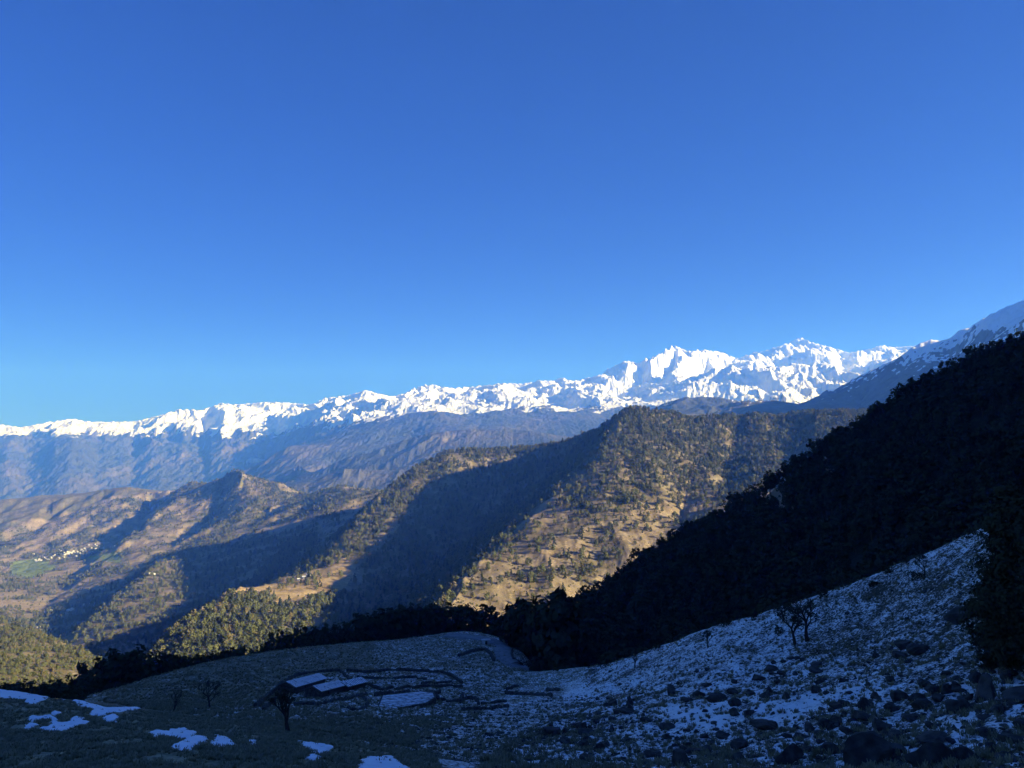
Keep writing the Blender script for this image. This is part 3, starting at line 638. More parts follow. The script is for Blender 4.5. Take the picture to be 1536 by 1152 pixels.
for i, (form, h, w, lo, ncl, nq, size) in enumerate([('round', 13, 9.0, .18, 42, 13, .75), ('round', 11, 8.5, .12, 40, 13, .75), ('fir', 16, 6.8, .10, 46, 12, .70), ('round', 14, 7.2, .22, 40, 13, .70),
                                                    ('flat', 14, 9.5, .40, 34, 14, .70), ('fir', 14, 6.0, .15, 42, 12, .65), ('flat', 12, 8.0, .30, 32, 14, .70), ('round', 9, 8.0, .05, 38, 13, .75)]):
    cm, cen = crown_mesh('crown', 100 + i, h, w, lo, form, ncl, nq, size); PROTO.append([trunk_mesh('trunk', 200 + i, h, .30, cen), cm, h, None])
def put_tree(k, loc, rz, s, label, group, name='evergreen_tree', cat='tree'):
    pr = PROTO[k]
    if pr[3] is None:
        r = empty(name); pr[3] = r
        link('trunk', pr[0], M['bark'], r); link('crown', pr[1], M['shade_toned_leaf' if k in (2, 4, 5, 6) else 'leaf'], r)
        r.location = loc; r.rotation_euler = (0, 0, rz); r.scale = (s,) * 3
    else: r = dup(pr[3], loc, rz, s)
    return tag(r, label, cat, group)
rnd = random.Random(11)
# the treeline behind the meadow crest: (x range, y of the tops, how far behind the crest)
crest_y = lambda x: float(np.interp(x, [0, 70, 140, 240, 330, 450, 560, 650, 720, 770, 800, 840], [1036, 1046, 1042, 1013, 990, 972, 963, 953, 952, 965, 1000, 1010]))
crest_dd = lambda x: float(np.interp(x, [0, 70, 140, 240, 330, 450, 560, 650, 720, 770, 800, 840], [100, 105, 178, 207, 235, 265, 288, 306, 304, 284, 250, 235]))
top_y = lambda x: float(np.interp(x, [0, 40, 75, 110, 135, 150, 175, 215, 240, 275, 310, 345, 400, 440, 480, 520, 560, 590, 620, 650, 690, 720, 745, 765, 790, 820, 860], [1034, 1031, 1026, 1020, 1030, 1005, 985, 974, 982, 990, 985, 977, 968, 950, 945, 935, 922, 915, 910, 905, 902, 905, 912, 916, 905, 898, 885]))
x = 2
while x < 850:
    for lay in range(2):
        xx = x + rnd.uniform(-6, 6); d = crest_dd(xx) + rnd.uniform(6, 16) + lay * rnd.uniform(14, 22)
        if xx < 140: d = rnd.uniform(125, 150) if lay else rnd.uniform(112, 128)
        ty = top_y(xx) + rnd.uniform(-7, 9) + lay * rnd.uniform(-3, 3)
        g = P(xx, 700, d); gz = float(near.z(g[0], g[1])) - .4 if math.hypot(g[0], g[1]) < 343 else float(mid.z(g[0], g[1]))
        h = P(xx, ty, d)[2] - gz
        if h < 2.5: continue
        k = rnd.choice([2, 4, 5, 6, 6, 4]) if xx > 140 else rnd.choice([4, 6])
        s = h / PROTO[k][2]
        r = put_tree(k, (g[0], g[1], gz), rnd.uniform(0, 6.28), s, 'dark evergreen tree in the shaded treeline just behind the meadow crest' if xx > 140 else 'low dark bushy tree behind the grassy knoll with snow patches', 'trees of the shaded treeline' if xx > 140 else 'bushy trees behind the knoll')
        if s > 1.35: r.scale = (s * .82, s * .82, s)
        if s < .6: r.scale = (s * 1.25, s * 1.25, s)
    x += 13 if x > 140 else 10
# trees along the skyline of the dark spur
sp_px = [(1536, 502), (1500, 516), (1450, 532), (1415, 548), (1380, 566), (1340, 590), (1300, 612), (1270, 630), (1235, 655), (1205, 672), (1180, 690), (1150, 715), (1100, 748), (1050, 776), (1000, 800), (930, 850), (890, 880), (850, 900)]
x = 845.
while x < 1560:
    ty = float(np.interp(x, [p[0] for p in sp_px][::-1], [p[1] for p in sp_px][::-1])); d = float(np.interp(x, (800, 870, 930, 1000, 1100, 1180, 1270, 1380, 1450, 1536), (350, 395, 435, 470, 480, 465, 452, 430, 415, 400)))
    for lay in range(2):
        xx = x + rnd.uniform(-5, 5); dd = d + rnd.uniform(-16, 10) + lay * -14
        g = P(xx, 700, dd); gz = float(mid.z(g[0], g[1])) - .5; h = P(xx, ty + rnd.uniform(-12, 12) + lay * 8, dd)[2] - gz
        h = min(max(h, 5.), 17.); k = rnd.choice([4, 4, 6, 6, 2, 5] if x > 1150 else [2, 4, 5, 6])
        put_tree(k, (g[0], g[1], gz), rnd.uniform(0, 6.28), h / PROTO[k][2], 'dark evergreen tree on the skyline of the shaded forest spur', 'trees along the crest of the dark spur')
    x += rnd.uniform(9, 15)

for k, (px_, d_) in enumerate([(262, 1420), (300, 1400), (None, 0), (345, 1500), (None, 0), (None, 0), (None, 0), (395, 1560)]):
    if px_ is None: continue
    g = P(px_, 700, d_); put_tree(k, (g[0], g[1], float(mid.z(g[0], g[1])) - .4), 1.3 * k, 1.2, 'olive crowned tree in the sunlit wood below the tan plateau', 'trees of the sunlit wood')
# woods too many to count: one object each, filled with copies of the trees above
def wood_object(name, label, pts, rot, scl, idx):
    me = bpy.data.meshes.new(name); me.vertices.add(len(pts)); me.vertices.foreach_set('co', np.asarray(pts, np.float32).ravel())
    o = bpy.data.objects.new(name, me); COL.objects.link(o)
    set_attr(me, 'rot', rot, 'FLOAT_VECTOR'); set_attr(me, 'scl', scl, 'FLOAT_VECTOR'); set_attr(me, 'idx', idx, 'INT')
    return tag(scatter(o, [[c for c in pr[3].children] for pr in PROTO]), label, 'wood', kind='stuff')
def scatter(o, protos):
    ng = bpy.data.node_groups.new('scatter', 'GeometryNodeTree'); ng.is_modifier = True
    ng.interface.new_socket('Geometry', in_out='INPUT', socket_type='NodeSocketGeometry'); ng.interface.new_socket('Geometry', in_out='OUTPUT', socket_type='NodeSocketGeometry')
    N, K = ng.nodes, ng.links; gi, go = N.new('NodeGroupInput'), N.new('NodeGroupOutput')
    jo = N.new('GeometryNodeJoinGeometry')
    for objs in protos[::-1]:
        j = N.new('GeometryNodeJoinGeometry'); g2 = N.new('GeometryNodeGeometryToInstance')
        for ob in objs:
            oi = N.new('GeometryNodeObjectInfo'); oi.transform_space = 'ORIGINAL'; oi.inputs['Object'].default_value = ob; K.new(oi.outputs['Geometry'], j.inputs[0])
        K.new(j.outputs[0], g2.inputs[0]); K.new(g2.outputs[0], jo.inputs[0])
    ip = N.new('GeometryNodeInstanceOnPoints'); ip.inputs['Pick Instance'].default_value = True
    def na(n, t_): a = N.new('GeometryNodeInputNamedAttribute'); a.data_type = t_; a.inputs['Name'].default_value = n; return a.outputs['Attribute']
    K.new(gi.outputs[0], ip.inputs['Points']); K.new(jo.outputs[0], ip.inputs['Instance']); K.new(na('idx', 'INT'), ip.inputs['Instance Index'])
    er = N.new('FunctionNodeEulerToRotation'); K.new(na('rot', 'FLOAT_VECTOR'), er.inputs[0]); K.new(er.outputs[0], ip.inputs['Rotation']); K.new(na('scl', 'FLOAT_VECTOR'), ip.inputs['Scale'])
    K.new(ip.outputs[0], go.inputs[0]); m = o.modifiers.new('scatter', 'NODES'); m.node_group = ng; return o
nrs = np.random.RandomState(3)
cell = np.gradient(mid.R, axis=0) * np.gradient(mid.T, axis=1) * mid.R
inv = (np.abs(np.degrees(mid.T)) < 37)
def plant(name, label, mask, spacing, kinds, hs):
    prob = wood ** 1.6 * cell * mask * inv / spacing ** 2
    cnt = nrs.poisson(np.clip(prob, 0, 50)); i = np.repeat(np.arange(cnt.size), cnt.ravel()); I, J = np.unravel_index(i, cnt.shape)
    fi = np.clip(I + nrs.uniform(-.5, .5, len(I)), 0, mid.X.shape[0] - 1.01); fj = np.clip(J + nrs.uniform(-.5, .5, len(J)), 0, mid.X.shape[1] - 1.01)
    x_, y_, z_ = (Field.bil(q, fi, fj) for q in (mid.X, mid.Y, mid.Z)); n_ = len(x_); s = nrs.uniform(*hs, n_); w_ = s * nrs.uniform(.85, 1.2, n_)
    return wood_object(name, label, np.stack([x_, y_, z_ - .4], 1), np.stack([nrs.normal(0, .05, n_), nrs.normal(0, .05, n_), nrs.uniform(0, 6.28, n_)], 1), np.stack([w_, w_, s], 1), nrs.choice(kinds, n_)), n_
dspm = dspur & (mid.Y > 60) & ~((np.degrees(mid.T) < 1) & (mid.R < 420))
cnts = []
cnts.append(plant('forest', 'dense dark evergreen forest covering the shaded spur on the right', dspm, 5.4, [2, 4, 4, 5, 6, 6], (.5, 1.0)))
cnts.append(plant('forest', 'sunlit evergreen forest on the middle ridge and its wooded end', r1m & ~m5 & (lowl < 1) & (mid.Z > -560), 10.0, [0, 1, 2, 3, 3, 5, 7], (.45, 1.35)))
cnts.append(plant('forest', 'large sunlit evergreens massed on the wooded end of the ridge below the tan plateau', r1m & ~m5 & (lowl > 0), 10.5, [0, 1, 2, 3, 3, 5, 5, 7], (.8, 1.5)))
cnts.append(plant('forest', 'olive green sunlit woods on the shoulder beyond the knoll', m5, 6.8, [0, 1, 3, 2, 7, 7], (.3, .62)))
cnts.append(plant('forest', 'hazy green woods on the far spur with the pointed peak', (m3 | m34) & (mid.Y > 60), 16., [0, 1, 2, 3, 7], (.8, 1.35)))
wood_keep = wood; wood = np.clip(.55 + .8 * n_sm + .5 * n_mid - .5 * (tan1 > 0) - 2 * (fields > 0), .0, 1)
cnts.append(plant('scrub', 'low brown and grey green scrub dotted over the sunlit ridge face', r1m & (mid.Z > -420), 10.5, [7, 7, 0, 1], (.16, .42)))
cnts.append(plant('scrub', 'low scrub spread over the far valley sides', m34 & (mid.R < 6600), 24., [7, 0, 1], (.3, .7)))
wood = wood_keep
print('trees', [c[1] for c in cnts], 'individual', len([o for o in COL.objects if o.name.startswith('evergreen_tree')]))
# ------------------------------------------------------------------ snow patches on the knoll
patches = [
    ([(-30, 1024), (0, 1025), (20, 1027), (50, 1035), (74, 1047), (60, 1053), (48, 1057), (36, 1054), (38, 1049), (20, 1048), (0, 1048), (-30, 1047)], 'broad blue white snow patch at the left edge beside the bushy trees'),
    ([(110, 1050), (121, 1050), (136, 1056), (160, 1062), (195, 1061), (218, 1060), (200, 1066), (170, 1069), (150, 1064), (135, 1063), (115, 1057)], 'long thin snow streak along the lip of the knoll'),
    ([(140, 1063), (160, 1061), (163, 1070), (155, 1075), (135, 1073)], 'small squarish snow patch just below the long thin streak'),
    ([(153, 1079), (160, 1074), (172, 1070), (178, 1078), (172, 1084), (160, 1083)], 'small round snow patch nearest the thin streak, below the squarish patch'),
    ([(35, 1090), (45, 1086), (43, 1075), (58, 1076), (75, 1072), (85, 1078), (88, 1086), (104, 1083), (106, 1078), (120, 1074), (126, 1081), (135, 1083), (121, 1087), (102, 1095), (85, 1097), (70, 1098), (58, 1093), (72, 1090), (77, 1086), (74, 1079), (60, 1079), (50, 1083), (54, 1091), (40, 1096)], 'hook shaped snow patch curling round a tuft of brown grass'),
    ([(222, 1098), (245, 1098), (270, 1092), (292, 1099), (298, 1103), (275, 1109), (258, 1107), (240, 1106), (230, 1110)], 'wide flat snow patch with a ragged lower edge, upper of the middle pair'),
    ([(253, 1120), (275, 1113), (285, 1105), (312, 1107), (306, 1115), (295, 1120), (285, 1126), (262, 1127)], 'ragged slanting snow patch below the wide flat one'),
    ([(311, 1118), (322, 1110), (324, 1100), (338, 1107), (354, 1115), (335, 1123), (318, 1122)], 'triangular snow patch with a point at its right end'),
    ([(442, 1113), (460, 1116), (480, 1117), (504, 1121), (490, 1131), (468, 1131), (462, 1122)], 'pale snow patch on the grass below the dark leaning trunk'),
    ([(459, 1135), (478, 1133), (479, 1141), (462, 1141)], 'tiny snow patch right under the pale patch below the trunk'),
    ([(540, 1139), (568, 1135), (590, 1136), (602, 1147), (620, 1156), (625, 1175), (520, 1175)], 'snow patch cut by the bottom edge where grass meets the stony slope'),
    ([(370, 1115), (378, 1111), (386, 1113), (380, 1118)], 'tiny snow patch alone on the grass between the triangular and pale patches'),
    ([(77, 1069), (84, 1066), (92, 1068), (88, 1073), (79, 1073)], 'tiny snow patch just above the hook shaped one')]
for poly, lab in patches:
    pts = np.array([G(*p) for p in poly]); lo, hi_ = pts[:, :2].min(0) - .6, pts[:, :2].max(0) + .6
    st = max(.14, min(.3, (hi_ - lo).max() / 90)); nx, ny = int((hi_[0] - lo[0]) / st) + 2, int((hi_[1] - lo[1]) / st) + 2
    gx_, gy_ = np.meshgrid(lo[0] + np.arange(nx) * st, lo[1] + np.arange(ny) * st); gz_ = near.z(gx_, gy_)
    qx, qy = pix(gx_, gy_, gz_); dep = np.hypot(gx_, gy_)
    qx = qx + 900 / dep * 1.0 * fbm(gx_ / 1.2, gy_ / 1.2, 5, 81, .62); qy = qy + 900 / dep * .32 * fbm(gx_ / 1.2, gy_ / .8, 5, 82, .62)
    ins = poly_mask(qx, qy, poly) & ~((fbm(gx_ / .8, gy_ / .8, 4, 83, .6) > .30))
    if ins.sum() < 4: continue
    fld = ins.astype(float)
    for _ in range(3): p_ = np.pad(fld, 1); fld = (p_[1:-1, 1:-1] * 2 + p_[:-2, 1:-1] + p_[2:, 1:-1] + p_[1:-1, :-2] + p_[1:-1, 2:]) / 6
    top = gz_ + .26 * sstep(.1, .95, fld) + .07 * fbm(gx_ / .5, gy_ / .5, 3, 84) - .12
    q = grid_faces(ny, nx); keep = (fld.ravel()[q] > .12).any(1); q = q[keep]
    u_, inv_ = np.unique(q, return_inverse=True)
    V = np.stack([gx_.ravel()[u_], gy_.ravel()[u_], top.ravel()[u_]], 1)
    o = link('snow_patch', raw_mesh('snow_patch', V, inv_.reshape(-1, 4), smooth=True), M['snow']); tag(o, lab, 'snow patch', 'snow patches on the grassy knoll')

# ------------------------------------------------------------------ boulders and stones
def boulder_mesh(seed, sq=(1, .85, .7), sharp=0.):
    bpy_ = __import__('bmesh'); bm = bpy_.new(); bpy_.ops.create_icosphere(bm, subdivisions=4, radius=.5); rs = np.random.RandomState(seed)
    pl = rs.normal(size=(9, 3)); pl /= np.linalg.norm(pl, axis=1)[:, None]; off = rs.uniform(.20, .40, 9)
    for v in bm.verts:
        c = np.array(v.co)
        for nrm, o_ in zip(pl, off):
            d_ = c @ nrm - o_
            if d_ > 0: c = c - nrm * d_ * .98
        c = c * (1 + .10 * float(perlin(np.array([c[0] * 5 + seed]), np.array([c[1] * 5 + c[2] * 4]), seed)[0]))
        if sharp: c[:2] *= max(.12, 1 - sharp * max(0, (c[2] + .3)))
        v.co = c * np.array(sq) * 1.25
    me_ = bpy.data.meshes.new('boulder'); bm.to_mesh(me_); bm.free(); me_.materials.append(M['rock']); return me_
BM = [boulder_mesh(i, sq) for i, sq in enumerate([(1, .85, .62), (1, .7, .7), (1.1, .9, .5), (.9, .9, .75), (1.2, .75, .55), (1, 1, .6), (1.05, .8, .85)])]; BPYR = boulder_mesh(30, (1, .9, 1.25), 1.15)
def put_boulder(px, py, wpx, lab, grp, me=None, hz=1., tilt=0.):
    g = G(px, py); w = wpx * math.hypot(g[0], g[1]) / F_PX
    o = bpy.data.objects.new('boulder', me or rnd.choice(BM)); COL.objects.link(o); o.location = (g[0], g[1], g[2] + w * .16); o.scale = (w, w * rnd.uniform(.8, 1.1), w * hz * rnd.uniform(.85, 1.1)); o.rotation_euler = (rnd.uniform(-.2, .2), tilt, rnd.uniform(0, 6.28) if not tilt else 0)
    return tag(o, lab, 'boulder', grp)
put_boulder(945, 1058, 17, 'dark pyramid shaped rock standing where the meadow meets the stony slope', None, BPYR)
named = [(1480, 1046, 38, 'large rounded dark boulder on a snow strip near the right edge'), (1533, 1052, 36, 'big dark boulder cut by the right edge of the view'), (1145, 1094, 32, 'dark angular boulder at the right end of the smooth snow sheet'),
    (1402, 1116, 34, 'brownish boulder below the bright snow wedge on the right'), (1448, 928, 44, 'long slanting rock slab high on the snowy slope beside the edge trees'), (1223, 1001, 20, 'lone pale grey boulder on the snow speckled slope below the twin trees'),
    (1292, 1080, 30, 'square edged block at the left end of the central rock jumble'), (1302, 1146, 66, 'largest dark rock mass at the bottom edge right of centre'), (825, 1103, 28, 'low flat rock on the frosty ground left of the stony slope'), (1072, 1053, 28, 'dark rock at the upper edge of the smooth snow sheet')]
for px_, py_, w_, lab in named: put_boulder(px_, py_, w_, lab, 'boulders on the stony slope', tilt=-.45 if px_ == 1448 else 0)
blist = [(1162, 1092, 16), (1435, 1068, 32), (1362, 1080, 22), (1516, 1113, 24), (1329, 1130, 40), (1396, 1147, 45), (1183, 1142, 36), (1180, 1106, 13), (1197, 1109, 15), (1228, 1102, 13), (1254, 1087, 18), (1339, 1066, 17), (1313, 1047, 15), (1256, 1063, 19), (1350, 1050, 22), (1409, 1050, 19), (1357, 972, 24), (1378, 979, 26), (1472, 1102, 17), (1498, 1070, 18), (1464, 1024, 20), (1511, 1013, 22), (848, 1103, 18), (894, 1084, 12), (970, 1083, 15), (1008, 1042, 17), (1137, 1020, 19), (1122, 1073, 20), (881, 1141, 19), (1041, 1131, 23), (1062, 1126, 14), (1025, 1126, 11), (1109, 1123, 25), (1111, 1142, 21), (1023, 1147, 32), (978, 1134, 22), (848, 1115, 17), (1530, 1090, 20), (1440, 1138, 26), (1505, 1145, 30), (1380, 1062, 24), (1300, 1062, 20), (1245, 1130, 22), (1216, 1128, 18), (940, 1112, 12), (918, 1096, 12), (1000, 1108, 12), (1085, 1106, 16), (1320, 1095, 26), (1345, 1108, 22), (1270, 1100, 20), (1420, 1040, 18), (1390, 1030, 16), (1334, 1020, 14), (1180, 1048, 15), (1155, 1040, 14), (1100, 1040, 14), (1060, 1030, 12)]
for px_, py_, w_ in blist: put_boulder(px_, py_, w_, 'dark boulder among many on the snowy stony slope', 'boulders among the snow of the stony slope')
nb = 0
while nb < 215:
    px_ = rnd.uniform(860, 1536); py_ = rnd.uniform(930, 1150)
    if py_ < np.interp(px_, (860, 1000, 1200, 1536), (1060, 1010, 985, 960)) or (rnd.random() < .35 and py_ < 1030): continue
    g = G(px_, py_)
    cl = float(fbm(np.array([g[0] / 9]), np.array([g[1] / 9]), 3, 95)[0])
    if (float(near.z(g[0], g[1], sA)) > .64 and rnd.random() < .9) or cl < rnd.uniform(-.25, .3): continue
    put_boulder(px_, py_, rnd.choice([5, 6, 6, 7, 7, 8, 8, 9, 10, 12, 14, 18]), 'dark boulder among many on the snowy stony slope', 'boulders among the snow of the stony slope'); nb += 1
# small stones and dead grass: beyond counting
sm = raw_mesh('stones', np.zeros((1, 3)), None, np.array([(0, 0, 0)])) if False else None
def ground_points(n, poly, r0, r1, keep):
    P_ = []
    while len(P_) < n:
        th = nrs.uniform(-36, 38, 20000); r = np.exp(nrs.uniform(math.log(r0), math.log(r1), 20000)) if True else 0
        x_, y_ = r * np.sin(np.radians(th)), r * np.cos(np.radians(th)); z_ = near.z(x_, y_); a_, b_ = pix(x_, y_, z_)
        m = poly_mask(a_, b_, poly) & (nrs.uniform(0, 1, 20000) < keep(x_, y_))
        P_ += list(np.stack([x_, y_, z_], 1)[m])
    return np.array(P_[:n])
def stuff_points(name, pts, protos, scl, lab, cat):
    me = bpy.data.meshes.new(name); me.vertices.add(len(pts)); me.vertices.foreach_set('co', np.asarray(pts, np.float32).ravel()); o = bpy.data.objects.new(name, me); COL.objects.link(o); n_ = len(pts)
    set_attr(me, 'rot', np.stack([nrs.normal(0, .15, n_), nrs.normal(0, .15, n_), nrs.uniform(0, 6.28, n_)], 1), 'FLOAT_VECTOR'); set_attr(me, 'scl', scl, 'FLOAT_VECTOR'); set_attr(me, 'idx', nrs.randint(0, len(protos), n_), 'INT')
    return tag(scatter(o, protos), lab, cat, kind='stuff')
stone_objs = [[o] for o in COL.objects if o.name.startswith('boulder') and o.type == 'MESH'][:60:10]
scree_poly = [(880, 1000), (1000, 965), (1300, 865), (1536, 765), (1800, 650), (1800, 1200), (690, 1200), (760, 1110), (870, 1060)]
pts = ground_points(15000, scree_poly, 35, 215, lambda x_, y_: np.clip(1.25 - 1.3 * near.z(x_, y_, sA), .05, 1)); s_ = nrs.lognormal(-1.5, .55, len(pts)).clip(.1, 1.0)
mix_poly = [(540, 1090), (560, 1078), (700, 1068), (900, 1035), (920, 1100), (860, 1170), (600, 1170), (590, 1125)]
p2 = ground_points(3500, mix_poly, 60, 190, lambda x_, y_: np.clip(.15 + 1.5 * fbm(x_ / 5, y_ / 5, 3, 97), .03, 1)); pts = np.concatenate([pts, p2]); s_ = np.concatenate([s_, nrs.lognormal(-1.35, .5, len(p2)).clip(.1, .9)])
stuff_points('rubble', pts, stone_objs, np.stack([s_, s_, s_ * .8], 1), 'small dark stones strewn through the snow of the slope', 'stones')

# tufts of dead grass
def tuft_mesh(seed, n=16, h=.5):
    rs = np.random.RandomState(seed); V = []
    for i in range(n):
        a_ = rs.uniform(0, 6.28); b_ = np.array((math.cos(a_), math.sin(a_), 0)) * rs.uniform(0, .16); lean = np.array((math.cos(a_), math.sin(a_), 0)) * rs.uniform(.1, .4) * h; hh = h * rs.uniform(.6, 1.1); w_ = np.array((-math.sin(a_), math.cos(a_), 0)) * .035
        V += [b_ - w_, b_ + w_, b_ + lean + w_ * .3 + (0, 0, hh), b_ + lean - w_ * .3 + (0, 0, hh)]
    return raw_mesh('tuft', np.array(V), np.arange(len(V)).reshape(-1, 4))
M['dry'] = foliage('dead_grass', [(0, (.32, .27, .175)), (.5, (.24, .21, .13)), (1, (.38, .315, .195))])
tufts = []
for i, (px_, py_) in enumerate([(180, 1120), (330, 1130), (470, 1105)]):
    g = G(px_, py_); o = link('grass_tuft', tuft_mesh(i), M['dry']); o.location = (g[0], g[1], g[2] - .03)
    tag(o, ['tuft of dead grass on the knoll below the thin streak of snow', 'tuft of dead grass on the knoll under the triangular snow patch', 'tuft of dead grass on the knoll just above the pale snow patch'][i], 'grass tuft', 'tufts of dead grass'); tufts.append([o])
kn_poly = [(-40, 1020), (130, 1048), (260, 1062), (420, 1080), (560, 1100), (640, 1125), (680, 1170), (-40, 1170)]
def no_patch(x_, y_):
    a_, b_ = pix(x_, y_, near.z(x_, y_)); m = np.ones(x_.shape)
    for poly, _l in patches: m[poly_mask(a_, b_, poly)] = .07
    return m
clump = lambda x_, y_: np.clip(.5 + 1.6 * fbm(x_ / 3., y_ / 3., 3, 91), .03, 1)
pts = ground_points(13000, kn_poly, 30, 112, lambda x_, y_: clump(x_, y_) * no_patch(x_, y_)); s_ = nrs.uniform(.3, .75, len(pts))
stuff_points('grass', pts, tufts, np.stack([s_ * 1.6, s_ * 1.6, s_ * .55], 1), 'dead brown grass covering the knoll in front', 'grass')
mead_poly = [(120, 1048), (240, 1008), (330, 985), (450, 966), (560, 958), (720, 948), (800, 1000), (720, 1075), (600, 1120), (400, 1085), (250, 1068)]
pts = ground_points(14000, mead_poly, 70, 305, lambda x_, y_: np.clip(1.3 - 1.6 * near.z(x_, y_, sA), .05, 1) * clump(x_, y_)); s_ = nrs.uniform(.5, 1.1, len(pts))
stuff_points('grass', pts, tufts, np.stack([s_ * 1.8, s_ * 1.8, s_ * .7], 1), 'short brown grass over the frosty meadow', 'grass')
p2 = ground_points(1800, mix_poly, 60, 190, clump); s_ = nrs.uniform(.5, 1.2, len(p2))
stuff_points('grass', p2, tufts, np.stack([s_ * 1.8, s_ * 1.8, s_ * .7], 1), 'sparse grass and frost in the shallow gully between meadow and stony slope', 'grass')
pts = ground_points(8000, scree_poly, 40, 215, lambda x_, y_: np.clip(1.15 - 1.3 * near.z(x_, y_, sA), .05, 1) * clump(x_, y_)); s_ = nrs.uniform(.5, 1.3, len(pts))
stuff_points('grass', pts, tufts, np.stack([s_ * 1.5, s_ * 1.5, s_ * .8], 1), 'dark dead grass poking through snow on the right slope', 'grass')

# ------------------------------------------------------------------ bare trees, edge trees
def bare_tree(seed, h, r, spread, levels, lean=0., twig=.6):
    rs = random.Random(seed); V, F = [], []; tips = []
    def grow(p, d, l, r0, lev):
        for i in range(3):
            d2 = (d + Vector((rs.uniform(-.22, .22), rs.uniform(-.22, .22), rs.uniform(-.08, .18)))).normalized(); q = p + d2 * l / 3; tube(V, F, p, q, r0 * (1 - i * .2), r0 * (1 - (i + 1) * .2), 5); p, d = q, d2
            if lev and i: 
                for _ in range(rs.choice([1, 2])):
                    a_ = rs.uniform(0, 6.28); sd = (d * .55 + Vector((math.cos(a_), math.sin(a_), rs.uniform(-.1, .6))) * spread).normalized(); grow(p.copy(), sd, l * rs.uniform(.5, .75), r0 * .5, lev - 1)
        tips.append(p)
        if lev:
            for _ in range(2): a_ = rs.uniform(0, 6.28); grow(p.copy(), (d + Vector((math.cos(a_), math.sin(a_), .2)) * spread).normalized(), l * .6, r0 * .42, lev - 1)
    grow(Vector((0, 0, -.4)), Vector((lean, 0, 1)).normalized(), h * .5, r, levels)
    return raw_mesh('branches', np.array([tuple(v) for v in V]), np.array(F)), [np.array(t_) for t_ in tips]
def put_bare(px, py, hpx, seed, lab, spread=.8, levels=3, lean=0., leaf=0, rr=.05, group=None):
    g = G(px, py); d = math.hypot(g[0], g[1]); h = hpx * d / F_PX; root = empty('bare_tree' if not leaf else 'sparse_tree', (g[0], g[1], g[2]), 0)
    me_, tips = bare_tree(seed, h, h * rr, spread, levels, lean); zt = max(t_[2] for t_ in tips); me_.transform(Matrix.Scale(h / max(zt, .1), 4)); link('trunk', me_, M['bark_dark'], root)
    if leaf:
        cen = np.array(tips) * (h / zt); rs = np.random.RandomState(seed); cen = cen[rs.permutation(len(cen))[:leaf]]
        V = leaf_quads(rs, cen, np.full(len(cen), h * .07), 26, h * .022, np.repeat(cen, 26, 0) * 0); link('crown', raw_mesh('crown', V, np.arange(len(V)).reshape(-1, 4)), M['leaf_dark'], root)
    return tag(root, lab, 'tree', group)
put_bare(315, 1063, 38, 1, 'round leafless tree standing alone on the brown meadow', .9, 4, 0, 0, .045)
put_bare(258, 1068, 27, 2, 'small scraggly leafless tree left of the round bare tree', .55, 3, .15, 0, .05)
put_bare(433, 1098, 56, 3, 'dark leaning trunk with ragged foliage standing below the snow roofed huts', .45, 3, -.12, 40, .075)
put_bare(1193, 966, 56, 4, 'left of the twin gnarled trees on the snowy slope', .5, 3, -.06, 26, .05)
put_bare(1212, 962, 58, 5, 'right leaning partner of the twin gnarled trees on the snowy slope', .55, 3, -.22, 30, .06)
put_bare(952, 1002, 22, 6, 'small thin tree at the foot of the forest right of the road', .4, 2, 0, 14, .05); put_bare(1062, 972, 26, 7, 'thin dark tree on the rim of the snowy slope below the forest', .5, 3, .1, 24, .05)
put_bare(1388, 866, 30, 8, 'small rusty tree on the rim of the snowy slope towards its top', .5, 3, .1, 30, .05)
for i, (px_, py_, hp, wd, lab) in enumerate([(1530, 1004, 238, .32, 'tall dark conifer at the right edge rising from the boulders'), (1552, 1012, 225, .38, 'dark conifer cut by the right edge behind the tall one'), (1506, 1000, 120, .46, 'shorter dark conifer left of the tall edge conifer'), (1500, 880, 108, .26, 'thin ragged conifer on the slope above the edge conifers')]):
    g = G(px_, py_); h = hp * math.hypot(g[0], g[1]) / F_PX; root = empty('conifer', (g[0], g[1], g[2] - .2))
    cm, cen = crown_mesh('crown', 300 + i, h, h * wd, .04, 'round' if i < 3 else 'fir', 330 if i < 3 else 90, 40, .20)
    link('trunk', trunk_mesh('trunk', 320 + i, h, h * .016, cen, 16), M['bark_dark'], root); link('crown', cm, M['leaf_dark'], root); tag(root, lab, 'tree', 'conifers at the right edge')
rim = [(830, 1004, 14), (905, 1003, 12), (985, 975, 12), (1090, 940, 16), (1130, 930, 12), (1180, 913, 10), (1235, 896, 12), (1262, 880, 18), (1330, 860, 12), (1360, 846, 16), (1455, 806, 14), (1168, 950, 12), (1310, 880, 10), (1375, 870, 16)]
for i, (px_, py_, w_) in enumerate(rim):
    g = G(px_, py_); h = w_ * math.hypot(g[0], g[1]) / F_PX; root = empty('shrub', (g[0], g[1], g[2] - .1))
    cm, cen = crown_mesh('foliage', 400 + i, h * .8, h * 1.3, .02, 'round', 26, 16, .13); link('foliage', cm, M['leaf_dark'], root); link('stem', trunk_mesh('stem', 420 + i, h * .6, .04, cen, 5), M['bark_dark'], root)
    tag(root, 'low dark shrub on the rim of the snowy slope below the forest', 'shrub', 'shrubs along the rim of the slope')

